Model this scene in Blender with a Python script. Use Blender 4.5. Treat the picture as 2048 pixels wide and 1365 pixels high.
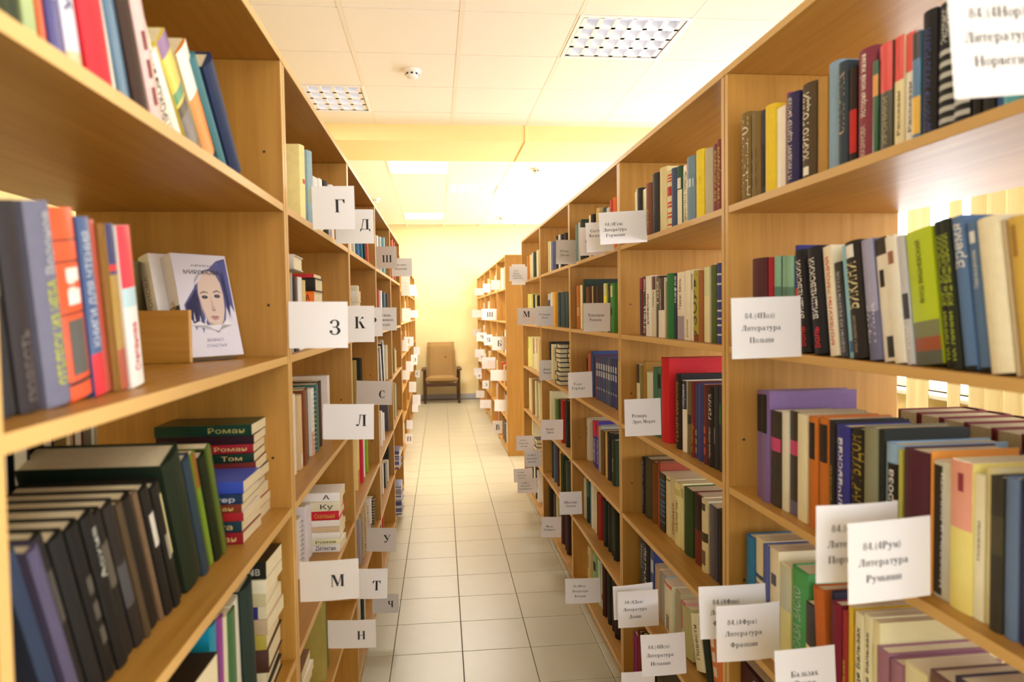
# -*- coding: utf-8 -*-
# A library aisle between two rows of open beech bookcases.  Floor at z = 0, aisle along +Y, metres.
import bpy, bmesh, math, random
from mathutils import Matrix, Vector
S = bpy.context.scene
C = S.collection
for o in list(bpy.data.objects): bpy.data.objects.remove(o)
R = math.radians

# ------------------------------------------------------------------ camera, world, light, exposure
EYE = 1.43
cam = bpy.data.cameras.new('camera'); cam_o = bpy.data.objects.new('camera', cam); C.objects.link(cam_o)
YAW, PITCH, ROLL = 0.1073, 0.0405, -0.0148
fwd = Vector((math.sin(YAW)*math.cos(PITCH), math.cos(YAW)*math.cos(PITCH), -math.sin(PITCH)))
r0 = Vector((math.cos(YAW), -math.sin(YAW), 0)); u0 = r0.cross(fwd)
rr = r0*math.cos(ROLL)+u0*math.sin(ROLL); uu = -r0*math.sin(ROLL)+u0*math.cos(ROLL)
cam_o.matrix_world = Matrix(((rr.x, uu.x, -fwd.x, 0), (rr.y, uu.y, -fwd.y, 0), (rr.z, uu.z, -fwd.z, EYE), (0, 0, 0, 1)))
cam.sensor_width = 36; cam.lens = 1411.7*36/2048; cam.clip_start = .05
cam.dof.use_dof = True; cam.dof.focus_distance = 2.9; cam.dof.aperture_fstop = 3.8
S.camera = cam_o
S.view_settings.view_transform = 'Standard'; S.view_settings.look = 'None'
S.view_settings.gamma = 1; S.view_settings.use_curve_mapping = False
S.view_settings.exposure = EXPOSURE = 0.36
W = bpy.data.worlds.new('sky'); S.world = W; W.use_nodes = True
bg = W.node_tree.nodes['Background']; bg.inputs[0].default_value = (.80, .88, 1, 1); bg.inputs[1].default_value = 4.0
LAMP_W = 40.0            # watts of one ceiling fitting
LAMP_POWER = [.10, .12, .8, .8, .65, .7, .05, .05, .05, .25, 1, .3, .3]   # the fittings over the first bookcases are nearly off
LAMP_COL = (1, .94, .83)
NEAR_W = 27.0            # watts of the unseen window added behind the camera to light the cards
DAY_W = 125.0             # daylight entering one window
def area_light(name, loc, sx, sy, watts, col, rot):
    l = bpy.data.lights.new(name, 'AREA'); l.shape = 'RECTANGLE'; l.size = sx; l.size_y = sy; l.energy = watts; l.color = col
    o = bpy.data.objects.new(name, l); C.objects.link(o); o.location = loc; o.rotation_euler = rot
    return o

# ------------------------------------------------------------------ materials
def lin(h):
    if isinstance(h, str): h = [int(h[i:i+2], 16)/255 for i in (0, 2, 4)]
    return tuple(c/12.92 if c <= .04045 else ((c+.055)/1.055)**2.4 for c in h)
def mat(name, rough=.6, col=None, attr=False, spec=.5, metal=0, emit=None, noise=None, bump=None):
    m = bpy.data.materials.new(name); m.use_nodes = True; nt = m.node_tree; N = nt.nodes; L = nt.links
    b = N['Principled BSDF']; b.inputs['Roughness'].default_value = rough; b.inputs['Metallic'].default_value = metal
    b.inputs['Specular IOR Level'].default_value = spec
    src = None
    if attr:
        a = N.new('ShaderNodeAttribute'); a.attribute_name = 'col'; src = a.outputs['Color']
    elif col is not None: b.inputs['Base Color'].default_value = (*lin(col), 1)
    if noise:
        sc, amt = noise
        tc = N.new('ShaderNodeTexCoord'); n = N.new('ShaderNodeTexNoise'); n.inputs['Scale'].default_value = sc; n.inputs['Detail'].default_value = 5
        L.new(tc.outputs['Object'], n.inputs['Vector'])
        mr = N.new('ShaderNodeMapRange'); mr.inputs['To Min'].default_value = 1-amt; mr.inputs['To Max'].default_value = 1+amt
        L.new(n.outputs['Fac'], mr.inputs['Value'])
        mx = N.new('ShaderNodeVectorMath'); mx.operation = 'SCALE'
        if src is None:
            c = N.new('ShaderNodeRGB'); c.outputs[0].default_value = (*lin(col), 1); src = c.outputs[0]
        L.new(src, mx.inputs[0]); L.new(mr.outputs[0], mx.inputs['Scale']); src = mx.outputs[0]
    if src is not None: L.new(src, b.inputs['Base Color'])
    if bump:
        sc, st = bump
        tc = N.new('ShaderNodeTexCoord'); n = N.new('ShaderNodeTexNoise'); n.inputs['Scale'].default_value = sc
        L.new(tc.outputs['Object'], n.inputs['Vector']); bp = N.new('ShaderNodeBump'); bp.inputs['Strength'].default_value = st; bp.inputs['Distance'].default_value = .002
        L.new(n.outputs['Fac'], bp.inputs['Height']); L.new(bp.outputs[0], b.inputs['Normal'])
    if emit:
        b.inputs['Emission Color'].default_value = (*emit[0], 1); b.inputs['Emission Strength'].default_value = emit[1]
    return m
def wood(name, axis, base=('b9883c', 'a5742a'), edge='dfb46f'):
    """beech laminate, grain along the given object axis"""
    m = bpy.data.materials.new(name); m.use_nodes = True; nt = m.node_tree; N = nt.nodes; L = nt.links
    b = N['Principled BSDF']; b.inputs['Roughness'].default_value = .42; b.inputs['Specular IOR Level'].default_value = .4
    tc = N.new('ShaderNodeTexCoord'); mp = N.new('ShaderNodeMapping'); sc = [38, 38, 38]; sc[axis] = 1.6
    mp.inputs['Scale'].default_value = sc; L.new(tc.outputs['Object'], mp.inputs['Vector'])
    n = N.new('ShaderNodeTexNoise'); n.inputs['Scale'].default_value = 1.5; n.inputs['Detail'].default_value = 6; n.inputs['Roughness'].default_value = .6
    L.new(mp.outputs[0], n.inputs['Vector'])
    cr = N.new('ShaderNodeValToRGB'); cr.color_ramp.elements[0].position = .3; cr.color_ramp.elements[1].position = .7
    cr.color_ramp.elements[0].color = (*lin(base[1]), 1); cr.color_ramp.elements[1].color = (*lin(base[0]), 1)
    L.new(n.outputs['Fac'], cr.inputs[0])
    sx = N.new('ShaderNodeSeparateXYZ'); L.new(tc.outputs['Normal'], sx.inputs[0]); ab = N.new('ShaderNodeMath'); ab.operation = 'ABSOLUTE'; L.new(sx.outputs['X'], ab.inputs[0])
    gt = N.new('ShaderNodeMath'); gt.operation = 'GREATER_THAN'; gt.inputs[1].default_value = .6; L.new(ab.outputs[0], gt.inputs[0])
    mx = N.new('ShaderNodeMix'); mx.data_type = 'RGBA'; L.new(gt.outputs[0], mx.inputs['Factor']); L.new(cr.outputs[0], mx.inputs['A']); mx.inputs['B'].default_value = (*lin(edge), 1)   # paler board edges: aisle light put into the colour
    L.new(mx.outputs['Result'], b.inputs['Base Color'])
    return m
M = dict(
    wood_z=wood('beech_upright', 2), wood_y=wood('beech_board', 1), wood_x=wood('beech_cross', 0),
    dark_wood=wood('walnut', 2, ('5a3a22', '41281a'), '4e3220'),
    wall=mat('cream_wall', .8, 'f8e3a6', noise=(3, .02)),
    beam=mat('yellow_plaster', .8, 'fbe3a2', noise=(2, .02)),
    tile=mat('ceiling_tile', .9, 'faf1df', noise=(60, .02), bump=(220, .15)),
    tbar=mat('grid_enamel', .6, 'f7ecd6'), gap=mat('joint_shadow', .9, '8c7f6c'),
    ftile=mat('floor_tile', .32, 'bbb49a', attr=False, noise=(14, .05)), grout=mat('grout', .9, '77705f'),
    base=mat('grey_skirting', .6, 'b4b2b0'),
    cloth=mat('book_cloth', .62, attr=True, noise=(70, .10), spec=.4), gloss=mat('book_gloss', .30, attr=True, noise=(40, .06)),
    pages=mat('book_pages', .9, attr=True, noise=(160, .12)), ink=mat('printed_ink', .6, attr=True),
    card=mat('white_paper', .85, 'f4f1f2'), card2=mat('shaded_paper', .85, 'd9d0c8'), black=mat('black_ink', .7, '1c191b'),
    steel=mat('steel_wire', .35, 'c8c8c8', metal=1), white=mat('white_plastic', .5, 'f3efe6'), dark=mat('dark_slot', .8, '2a2522'),
    enamel=mat('louvre_enamel', .3, 'fbfaf6'), mirror=mat('lamp_reflector', .3, 'c6c6da'),
    tube_dim=mat('lamp_tube_dim', .5, 'ffffff', emit=((.93, .94, 1), 1.6)), tube=mat('lamp_tube', .5, 'ffffff', emit=((1, .97, .9), 9)), diff=mat('lamp_diffuser', .5, 'ffffff', emit=((1, .96, .88), 6)),
    fabric=mat('brown_upholstery', .95, 'a3824e', noise=(90, .12), bump=(300, .5)),
    curtain=mat('cream_curtain', .9, 'f6e6b4'), frame=mat('window_frame_white', .45, 'f4f2ee'),
)
def glass():
    m = bpy.data.materials.new('window_glass'); m.use_nodes = True; nt = m.node_tree; N = nt.nodes; L = nt.links
    N.remove(N['Principled BSDF']); t = N.new('ShaderNodeBsdfTransparent'); g = N.new('ShaderNodeBsdfGlossy'); g.inputs['Roughness'].default_value = .02
    mx = N.new('ShaderNodeMixShader'); mx.inputs[0].default_value = .07
    L.new(t.outputs[0], mx.inputs[1]); L.new(g.outputs[0], mx.inputs[2]); L.new(mx.outputs[0], N['Material Output'].inputs[0])
    return m
M['glass'] = glass()

# ------------------------------------------------------------------ helpers
def tag(o, label=None, cat=None, group=None, kind=None):
    if label: o['label'] = label
    if cat: o['category'] = cat
    if group: o['group'] = group
    if kind: o['kind'] = kind
    return o
def empty(name, loc=(0, 0, 0), rz=0):
    o = bpy.data.objects.new(name, None); o.empty_display_size = .1; C.objects.link(o); o.location = loc; o.rotation_euler.z = rz
    return o
class MB:
    """collects polygons with a colour each; build() links them as one mesh object"""
    def __init__(s): s.v = []; s.f = []; s.c = []
    def poly(s, pts, col=None):
        i = len(s.v); s.v += [tuple(p) for p in pts]; s.f.append(tuple(range(i, i+len(pts)))); s.c.append(col)
    def box(s, x0, y0, z0, x1, y1, z1, col=None):
        i = len(s.v)
        s.v += [(x0, y0, z0), (x1, y0, z0), (x1, y1, z0), (x0, y1, z0), (x0, y0, z1), (x1, y0, z1), (x1, y1, z1), (x0, y1, z1)]
        for f in ((0, 3, 2, 1), (4, 5, 6, 7), (0, 1, 5, 4), (1, 2, 6, 5), (2, 3, 7, 6), (3, 0, 4, 7)):
            s.f.append(tuple(i+k for k in f)); s.c.append(col)
    def bevbox(s, x0, y0, z0, x1, y1, z1, b, col=None):
        """box with chamfered edges"""
        bm = bmesh.new(); bmesh.ops.create_cube(bm, size=1)
        for v in bm.verts: v.co = Vector(((x0+x1)/2+v.co.x*(x1-x0), (y0+y1)/2+v.co.y*(y1-y0), (z0+z1)/2+v.co.z*(z1-z0)))
        bmesh.ops.bevel(bm, geom=bm.edges[:], offset=b, segments=2, affect='EDGES', profile=.6)
        s.bm(bm, col)
    def bm(s, bm, col=None):
        i = len(s.v); bm.verts.index_update(); s.v += [tuple(v.co) for v in bm.verts]
        for f in bm.faces: s.f.append(tuple(i+v.index for v in f.verts)); s.c.append(col)
        bm.free()
    def lathe(s, prof, n=16, col=None, cx=0, cy=0):
        i = len(s.v); m = len(prof)
        for k in range(n):
            a = 2*math.pi*k/n
            for r, z in prof: s.v.append((cx+r*math.cos(a), cy+r*math.sin(a), z))
        for k in range(n):
            for j in range(m-1):
                a, b = i+k*m+j, i+((k+1) % n)*m+j
                s.f.append((a, b, b+1, a+1)); s.c.append(col)
    def bar(s, a, b, w, h, col=None, up=(0, 0, 1)):
        a, b = Vector(a), Vector(b); d = (b-a).normalized(); u = Vector(up); x = d.cross(u)
        if x.length < 1e-4: x = d.cross(Vector((1, 0, 0)))
        x.normalize(); u = x.cross(d)
        P = [p+x*sx*w/2+u*sz*h/2 for p in (a, b) for sx, sz in ((-1, -1), (1, -1), (1, 1), (-1, 1))]
        i = len(s.v); s.v += [tuple(p) for p in P]
        for f in ((3, 2, 1, 0), (4, 5, 6, 7), (0, 1, 5, 4), (1, 2, 6, 5), (2, 3, 7, 6), (3, 0, 4, 7)):
            s.f.append(tuple(i+k for k in f)); s.c.append(col)
    def xf(s, mx):
        s.v = [tuple(mx @ Vector(p)) for p in s.v]; return s
    def add(s, o, mx=None):
        i = len(s.v); s.v += [tuple(mx @ Vector(p)) for p in o.v] if mx else o.v
        s.f += [tuple(i+k for k in f) for f in o.f]; s.c += o.c
    def mesh(s, name, m, smooth=False):
        me = bpy.data.meshes.new(name); me.from_pydata(s.v, [], s.f); me.materials.append(m)
        if any(c is not None for c in s.c):
            a = me.color_attributes.new('col', 'FLOAT_COLOR', 'CORNER'); buf = []
            for f, c in zip(s.f, s.c):
                c = c or (.5, .5, .5); buf += [c[0], c[1], c[2], 1.0]*len(f)
            a.data.foreach_set('color', buf)
        if smooth: me.polygons.foreach_set('use_smooth', [True]*len(me.polygons))
        me.update(); return me
    def build(s, name, m, parent=None, smooth=False):
        o = bpy.data.objects.new(name, s.mesh(name, m, smooth)); C.objects.link(o); o.parent = parent
        return o
def struct(name, mb, m, parent=None, **k):
    o = mb.build(name, m, parent, **k)
    if parent is None: o['kind'] = 'structure'
    return o
def instance(name, me, loc, parent, rz=0):
    o = bpy.data.objects.new(name, me); C.objects.link(o); o.location = loc; o.parent = parent; o.rotation_euler.z = rz
    return o

# ------------------------------------------------------------------ the room
XW0, XW1, YW0, YW1 = -2.75, 3.35, -2.3, 11.8
Z1, Z2, ZB = 2.94, 2.88, 2.81            # first ceiling, second ceiling, underside of the beam
YB0, YB1 = 5.73, 6.48
mb = MB(); mb.box(XW0-.2, YW0-.2, -.1, XW1+.2, YW1+.2, -.004)
floor = struct('floor', mb, M['grout'])
T = .2908; TH = -.008
tile = MB(); tile.bevbox(-T/2+.0016, -T/2+.0016, -.004, T/2-.0016, T/2-.0016, .0, .0012); tile_me = tile.mesh('floor_tile', M['ftile'])
rest = MB(); n_t = 0
for i in range(-10, 12):
    for j in range(-22, 29):
        a = -.2277+T*(i+.5); b = 3.811+T*(j+.5)
        x, y = a*math.cos(TH)-b*math.sin(TH), a*math.sin(TH)+b*math.cos(TH)
        if not (XW0 < x < XW1 and YW0 < y < YW1): continue
        seen = y > 2.3 and (-.55 < x < .95 or (5.4 < y < 7.2 and x > .6) or (5.6 < y < 6.9 and -1 < x < 0))
        if seen and n_t < 300:
            instance('floor_tile', tile_me, (x, y, 0), floor, TH); n_t += 1
        else: rest.box(x-T/2+.002, y-T/2+.002, -.004, x+T/2-.002, y+T/2-.002, 0)
rest.build('floor_tile_field', M['ftile'], floor)['kind'] = 'stuff'

mb = MB(); mb.box(XW0-.2, YW0-.2, Z1+.1, XW1+.2, YB0+.1, Z1+.25); mb.box(XW0-.2, YB0+.2, Z2+.1, XW1+.2, YW1+.2, Z1+.25)
ceil = struct('ceiling', mb, M['gap'])
LIGHTS = [(1.06, 3.892, Z1, 'louvre'), (-.74, 5.092, Z1, 'louvre'), (-.14, 7.10, Z2, 'panel'), (.46, 8.30, Z2, 'louvre'), (-.14, 10.60, Z2, 'panel'), (1.66, 9.42, Z2, 'louvre'),
          (-.74, 2.692, Z1, 'louvre'), (1.06, 1.492, Z1, 'louvre'), (-.74, .292, Z1, 'louvre'), (1.06, -.908, Z1, 'louvre'), (-2.0, 8.30, Z2, 'louvre'), (-1.94, 3.292, Z1, 'louvre'), (2.26, 5.092, Z1, 'louvre')]
ct = MB(); ct.bevbox(-.288, -.2965, -.006, .288, .2965, .02, .002); ct_me = ct.mesh('ceiling_tile', M['tile'])
crest = MB()
def is_lamp(x, y): return any(abs(x-a) < .3 and abs(y-b) < .3 for a, b, _, _ in LIGHTS)
def tile_rows(ys, z, ymax=None):
    for k in range(-4, 7):
        x = .46+.6*k
        if not XW0-.2 < x < XW1+.2: continue
        for y in ys:
            if is_lamp(x, y): continue
            if y > 2.3 and -2.1 < x < 2.9: instance('ceiling_tile', ct_me, (x, y, z+.004), ceil)
            else: crest.box(x-.288, y-.2965, z-.002, x+.288, y+.2965, z+.02)
tile_rows([3.892+.6*j for j in range(-10, 3)], Z1)
tile_rows([7.10+.6*j for j in range(0, 8)], Z2)
crest.box(XW0, 5.397, Z1-.002, XW1, YB0, Z1+.02); crest.box(XW0, YB1, Z2-.002, XW1, 6.795, Z2+.02)
crest.build('ceiling_tile_field', M['tile'], ceil)['kind'] = 'stuff'
for k in range(-5, 7):
    x = .16+.6*k
    if XW0 < x < XW1:
        g = MB(); g.box(x-.012, YW0, Z1-.003, x+.012, YB0, Z1+.005); g.build('grid_bar', M['tbar'], ceil)
        g = MB(); g.box(x-.012, YB1, Z2-.003, x+.012, YW1, Z2+.005); g.build('grid_bar', M['tbar'], ceil)
mb = MB(); mb.box(XW0, YB0, ZB, XW1, YB1, Z1+.05)
beam = struct('trim_1', mb, M['beam'])
mb = MB(); mb.bevbox(.745, YB0-.008, ZB-.004, .765, YB0, Z1, .003); mb.bevbox(.745, YB0-.008, ZB-.008, .765, YB1, ZB, .003)
struct('trim_2', mb, M['beam'])
mb = MB(); mb.box(XW0-.2, YW1, 0, XW1+.2, YW1+.15, Z1+.2); struct('wall_far', mb, M['wall'])
mb = MB(); mb.box(XW0-.15, YW0, 0, XW0, YW1, Z1+.2); struct('wall_left', mb, M['wall'])
mb = MB(); NWX = (-.9, 1.5)
mb.box(XW0-.2, YW0-.15, 0, NWX[0], YW0, Z1+.2); mb.box(NWX[1], YW0-.15, 0, XW1+.2, YW0, Z1+.2); mb.box(NWX[0], YW0-.15, 0, NWX[1], YW0, .9); mb.box(NWX[0], YW0-.15, 2.45, NWX[1], YW0, Z1+.2)
struct('wall_near', mb, M['wall'])
f = MB()
for x0, x1, z0, z1 in ((NWX[0], NWX[1], .9, .96), (NWX[0], NWX[1], 2.39, 2.45), (NWX[0], NWX[0]+.06, .9, 2.45), (NWX[1]-.06, NWX[1], .9, 2.45), (.27, .33, .9, 2.45)): f.box(x0, YW0-.12, z0, x1, YW0-.06, z1)
fo = struct('window_5', f, M['frame'])  # unseen window, added to throw light on the camera-facing cards
g = MB(); g.box(NWX[0]+.05, YW0-.094, .95, NWX[1]-.05, YW0-.088, 2.4); g.build('window_pane', M['glass'], fo)
area_light('daylight', ((NWX[0]+NWX[1])/2, YW0-.3, 1.68), NWX[1]-NWX[0], 1.55, NEAR_W, (.84, .90, 1), (R(90), 0, 0))  # fill light set behind the added window
mb = MB(); mb.bevbox(XW0, YW1-.014, 0, XW1, YW1, .085, .004); struct('baseboard_far', mb, M['base'])
# windows in the right-hand wall, cream vertical curtains half drawn
WIN = [(-.6, 1.3), (3.15, 5.05), (6.7, 8.6), (9.3, 11.2)]; SILL, HEAD = .85, 2.45
mb = MB(); ys = [YW0]+[v for w in WIN for v in w]+[YW1]
for a, b in zip(ys[0::2], ys[1::2]): mb.box(XW1, a, 0, XW1+.2, b, Z1+.2)
for a, b in WIN: mb.box(XW1, a, 0, XW1+.2, b, SILL); mb.box(XW1, a, HEAD, XW1+.2, b, Z1+.2)
struct('wall_right', mb, M['wall'])
for n, (a, b) in enumerate(WIN):
    f = MB(); w = .06
    for y0, y1, z0, z1 in ((a, b, SILL, SILL+w), (a, b, HEAD-w, HEAD), (a, a+w, SILL, HEAD), (b-w, b, SILL, HEAD), ((a+b)/2-w/2, (a+b)/2+w/2, SILL, HEAD)):
        f.box(XW1+.06, y0, z0, XW1+.12, y1, z1)
    fo = struct('window_%d' % (n+1), f, M['frame'])
    g = MB(); g.box(XW1+.085, a+.05, SILL+.05, XW1+.091, b-.05, HEAD-.05); g.build('window_pane', M['glass'], fo)
    s = MB(); s.bevbox(XW1-.12, a-.05, SILL-.03, XW1+.06, b+.05, SILL, .006); s.build('window_sill', M['frame'], fo)
    area_light('daylight', (XW1+.3, (a+b)/2, (SILL+HEAD)/2), b-a, HEAD-SILL, DAY_W, (.92, .94, 1), (0, R(90+38), 0))
def curtain(y0, y1, amp, waves, label):
    c = MB(); n = max(8, int((y1-y0)/.02)); x = XW1-.14; f = lambda k: x+amp*math.sin(k/n*waves*2*math.pi)
    for k in range(n):
        ya, yb = y0+(y1-y0)*k/n, y0+(y1-y0)*(k+1)/n
        c.poly([(f(k), ya, .35), (f(k+1), yb, .35), (f(k+1), yb, 2.72), (f(k), ya, 2.72)]); c.poly([(f(k)+.003, ya, .35), (f(k)+.003, ya, 2.72), (f(k+1)+.003, yb, 2.72), (f(k+1)+.003, yb, .35)])
    tag(c.build('curtain', M['curtain'], smooth=True), label, 'curtain', 'cream curtains at the windows')
curtain(2.75, 3.95, .02, 9, 'broad cream curtain drawn across the nearer half of the window behind the first right-row bookcase')
curtain(4.02, 4.13, .01, 1, 'narrow cream curtain strip beside the broad curtain at the window')
curtain(4.30, 4.52, .01, 2, 'middle cream curtain strip hanging before the bright window')
curtain(6.4, 6.8, .02, 3, 'cream curtain at the edge of the window beyond the beam')
mb = MB(); mb.bar((XW1-.14, 2.5, 2.73), (XW1-.14, 5.6, 2.73), .03, .03); tag(mb.build('curtain_rail', M['frame']), 'white curtain rail above the window behind the bookcases', 'rail')

# ceiling fittings
def fitting(x, y, z, kind, label, watts):
    t = empty('ceiling_light', (x, y, z)); tag(t, label, 'lamp', 'square ceiling lights')
    f = MB(); a, b = .297, .278
    for q in ((-a, -a, a, -b), (-a, b, a, a), (-a, -b, -b, b), (b, -b, a, b)): f.box(q[0], q[1], -.006, q[2], q[3], .012)
    f.build('frame', M['enamel'], t)
    if kind == 'panel':
        d = MB(); d.bevbox(-b, -b, -.004, b, b, .008, .002); d.build('diffuser', M['diff'], t)
    else:
        h = MB(); h.box(-b, -b, .072, b, b, .078)
        for q in ((-b, -b, -b+.004, b), (b-.004, -b, b, b), (-b, -b, b, -b+.004), (-b, b-.004, b, b)): h.box(q[0], q[1], 0, q[2], q[3], .075)
        h.build('reflector', M['mirror'], t)
        for k in range(4):
            u = MB(); yy = -.21+.14*k
            for q in range(8):
                a0, a1 = 2*math.pi*q/8, 2*math.pi*(q+1)/8
                u.poly([(-.26, yy+.008*math.cos(a0), .055+.008*math.sin(a0)), (.26, yy+.008*math.cos(a0), .055+.008*math.sin(a0)), (.26, yy+.008*math.cos(a1), .055+.008*math.sin(a1)), (-.26, yy+.008*math.cos(a1), .055+.008*math.sin(a1))])
            u.build('tube', M['tube' if watts > 20 else 'tube_dim'], t)
        for k in range(7):
            v = MB(); xx = -.26+.52*k/6
            v.poly([(xx-.012, -b, .0), (xx+.012, -b, 0), (xx+.012, b, 0), (xx-.012, b, 0)]); v.poly([(xx-.012, -b, 0), (xx-.012, b, 0), (xx-.003, b, .04), (xx-.003, -b, .04)]); v.poly([(xx+.012, -b, 0), (xx+.003, -b, .04), (xx+.003, b, .04), (xx+.012, b, 0)])
            v.build('louvre_blade', M['enamel'], t)
        for k in range(5):
            v = MB(); yy = -.27+.135*k
            v.poly([(-b, yy-.012, 0), (b, yy-.012, 0), (b, yy+.012, 0), (-b, yy+.012, 0)]); v.poly([(-b, yy-.012, 0), (-b, yy-.002, .045), (b, yy-.002, .045), (b, yy-.012, 0)]); v.poly([(-b, yy+.012, 0), (b, yy+.012, 0), (b, yy+.002, .045), (-b, yy+.002, .045)])
            v.build('louvre_blade', M['enamel'], t)
    l = area_light('lamp_light', (x, y, z-.02), .52, .52, watts, LAMP_COL, (0, 0, 0))
LAB = ['square ceiling light with white louvre grid, above the right row in the first ceiling', 'square louvre ceiling light partly behind the left row top, before the beam',
       'blank glowing square ceiling panel just beyond the yellow beam', 'louvred ceiling light beyond the beam, beside the glowing panel', 'small glowing ceiling panel farthest down the aisle near the end wall', 'louvred ceiling light beyond the beam, partly behind the right row top',
       'louvre ceiling light over the second left-row bookcase', 'louvre ceiling light over the first right-row bookcase', 'louvre ceiling light above the first left-row bookcase', 'louvre ceiling light behind the camera over the right row', 'louvre ceiling light beyond the beam near the left wall', 'louvre ceiling light near the left wall before the beam', 'louvre ceiling light near the windows before the beam']
for (x, y, z, k), lab, p in zip(LIGHTS, LAB, LAMP_POWER): fitting(x, y, z, k, lab, p*LAMP_W)
def detector(x, y, z, label):
    d = MB(); d.lathe([(.0, -.052), (.02, -.052), (.034, -.046), (.04, -.036), (.040, -.022), (.052, -.016), (.054, 0)], 20)
    t = d.build('smoke_detector', M['white'], smooth=True); t.location = (x, y, z); tag(t, label, 'detector', 'smoke detectors on the ceiling')
    for k in range(8):
        a = 2*math.pi*k/8; s = MB(); s.box(-.007, -.0425, -.034, .007, -.039, -.024); s.xf(Matrix.Rotation(a, 4, 'Z')); s.build('slot', M['dark'], t)
detector(-.116, 4.473, Z1, 'round white smoke detector on the first ceiling before the beam')
detector(1.051, 7.12, Z2, 'white smoke detector just beyond the beam on the right')
detector(-.712, 9.01, Z2, 'white smoke detector beyond the beam above the left row')
detector(1.042, 10.77, Z2, 'white smoke detector nearest the end wall')

# ------------------------------------------------------------------ bookcases
XR = .69
LV = [v+EYE for v in (.569, .235, -.097, -.433, -.775, -1.075, -1.39)]
TB = .017; DEP = .43
def bookcase(loc, length, label, group, flip=False, rz=0):
    """local: front face at x=0, body towards +x (or -x when flipped), y along the row from 0 to length"""
    t = empty('bookcase', loc, rz); tag(t, label, 'bookcase', group); s = -1 if flip else 1; g = .0015
    def b(name, x0, x1, y0, y1, z0, z1, m, bev=.0012):
        k = MB(); k.bevbox(min(s*x0, s*x1), y0, z0, max(s*x0, s*x1), y1, z1, bev); return k.build(name, M[m], t)
    top = LV[0]
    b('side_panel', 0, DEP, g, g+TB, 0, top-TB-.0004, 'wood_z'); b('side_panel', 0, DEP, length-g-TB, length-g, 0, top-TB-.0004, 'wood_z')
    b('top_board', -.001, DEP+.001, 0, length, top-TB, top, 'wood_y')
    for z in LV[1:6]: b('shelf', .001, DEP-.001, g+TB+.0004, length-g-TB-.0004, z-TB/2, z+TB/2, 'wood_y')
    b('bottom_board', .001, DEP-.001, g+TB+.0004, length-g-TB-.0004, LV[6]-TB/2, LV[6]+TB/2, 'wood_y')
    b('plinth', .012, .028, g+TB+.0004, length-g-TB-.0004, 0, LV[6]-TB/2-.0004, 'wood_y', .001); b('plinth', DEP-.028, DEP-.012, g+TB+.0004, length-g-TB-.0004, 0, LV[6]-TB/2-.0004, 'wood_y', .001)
    for z in LV[1:5]:                                                      # shelf-pin holes
        for sy in (g+TB+.0002, length-g-TB-.0012):
            k = MB(); k.box(min(s*.036, s*.041), sy, z+.118, max(s*.036, s*.041), sy+.001, z+.123); k.build('pin_hole', M['dark'], t)
    return t
ORD = 'zeroth first second third fourth fifth sixth seventh eighth ninth tenth eleventh twelfth thirteenth fourteenth fifteenth sixteenth seventeenth eighteenth nineteenth twentieth twenty-first twenty-second twenty-third twenty-fourth twenty-fifth twenty-sixth'.split()
YR = [.62, 1.63, 2.61, 3.60, 4.62, 5.61]; YL = [.564, 1.61, 2.66, 3.70, 4.73, 5.75]
PHI = -math.atan(.0105)
def xl(y): return -(.334-.0105*(y-.58))
for k in range(5):
    bookcase((XR, YR[k], 0), YR[k+1]-YR[k]-.001, 'open beech bookcase, %s of the right row counted from the camera' % ORD[k+1], 'right row of bookcases')
    bookcase((xl(YL[k]), YL[k], 0), YL[k+1]-YL[k]-.001, 'open beech bookcase, %s of the left row counted from the camera' % ORD[k+1], 'left row of bookcases', True, PHI)
YR2 = [6.94, 7.94, 8.93, 9.95, 10.90, 11.70]; YL2 = [6.95, 7.9, 8.86, 9.82, 10.78, 11.70]
for k in range(5):
    bookcase((XR, YR2[k], 0), YR2[k+1]-YR2[k]-.001, 'far beech bookcase beyond the gap, %s of the far right block' % ORD[k+1], 'far right block of bookcases')
    bookcase((-.335, YL2[k], 0), YL2[k+1]-YL2[k]-.001, 'far beech bookcase beyond the gap, %s of the far left block' % ORD[k+1], 'far left block of bookcases', True)

# ------------------------------------------------------------------ lettering
_font = {}
def text_polys(s):
    """outline of a word in the built-in sans font -> (points, faces, width, cap height)"""
    if s not in _font and s[0] == '^':
        w, P = serif(s[1:]); V = []; F = []
        for p in P: F.append(tuple(range(len(V), len(V)+len(p)))); V += p
        _font[s] = (V, F, w, 1.0)
    if s not in _font:
        c = bpy.data.curves.new('t', 'FONT'); c.body = s; c.resolution_u = 1; c.offset = .012
        o = bpy.data.objects.new('t', c); C.objects.link(o); dg = bpy.context.evaluated_depsgraph_get()
        me = bpy.data.meshes.new_from_object(o.evaluated_get(dg)); bpy.data.objects.remove(o); bpy.data.curves.remove(c)
        v = [tuple(p.co) for p in me.vertices]; f = [tuple(p.vertices) for p in me.polygons]; bpy.data.meshes.remove(me)
        x0 = min((p[0] for p in v), default=0); w = max((p[0] for p in v), default=1)-x0
        _font[s] = ([(p[0]-x0, p[1]) for p in v], f, max(w, .01), .72)
    return _font[s]
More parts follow.
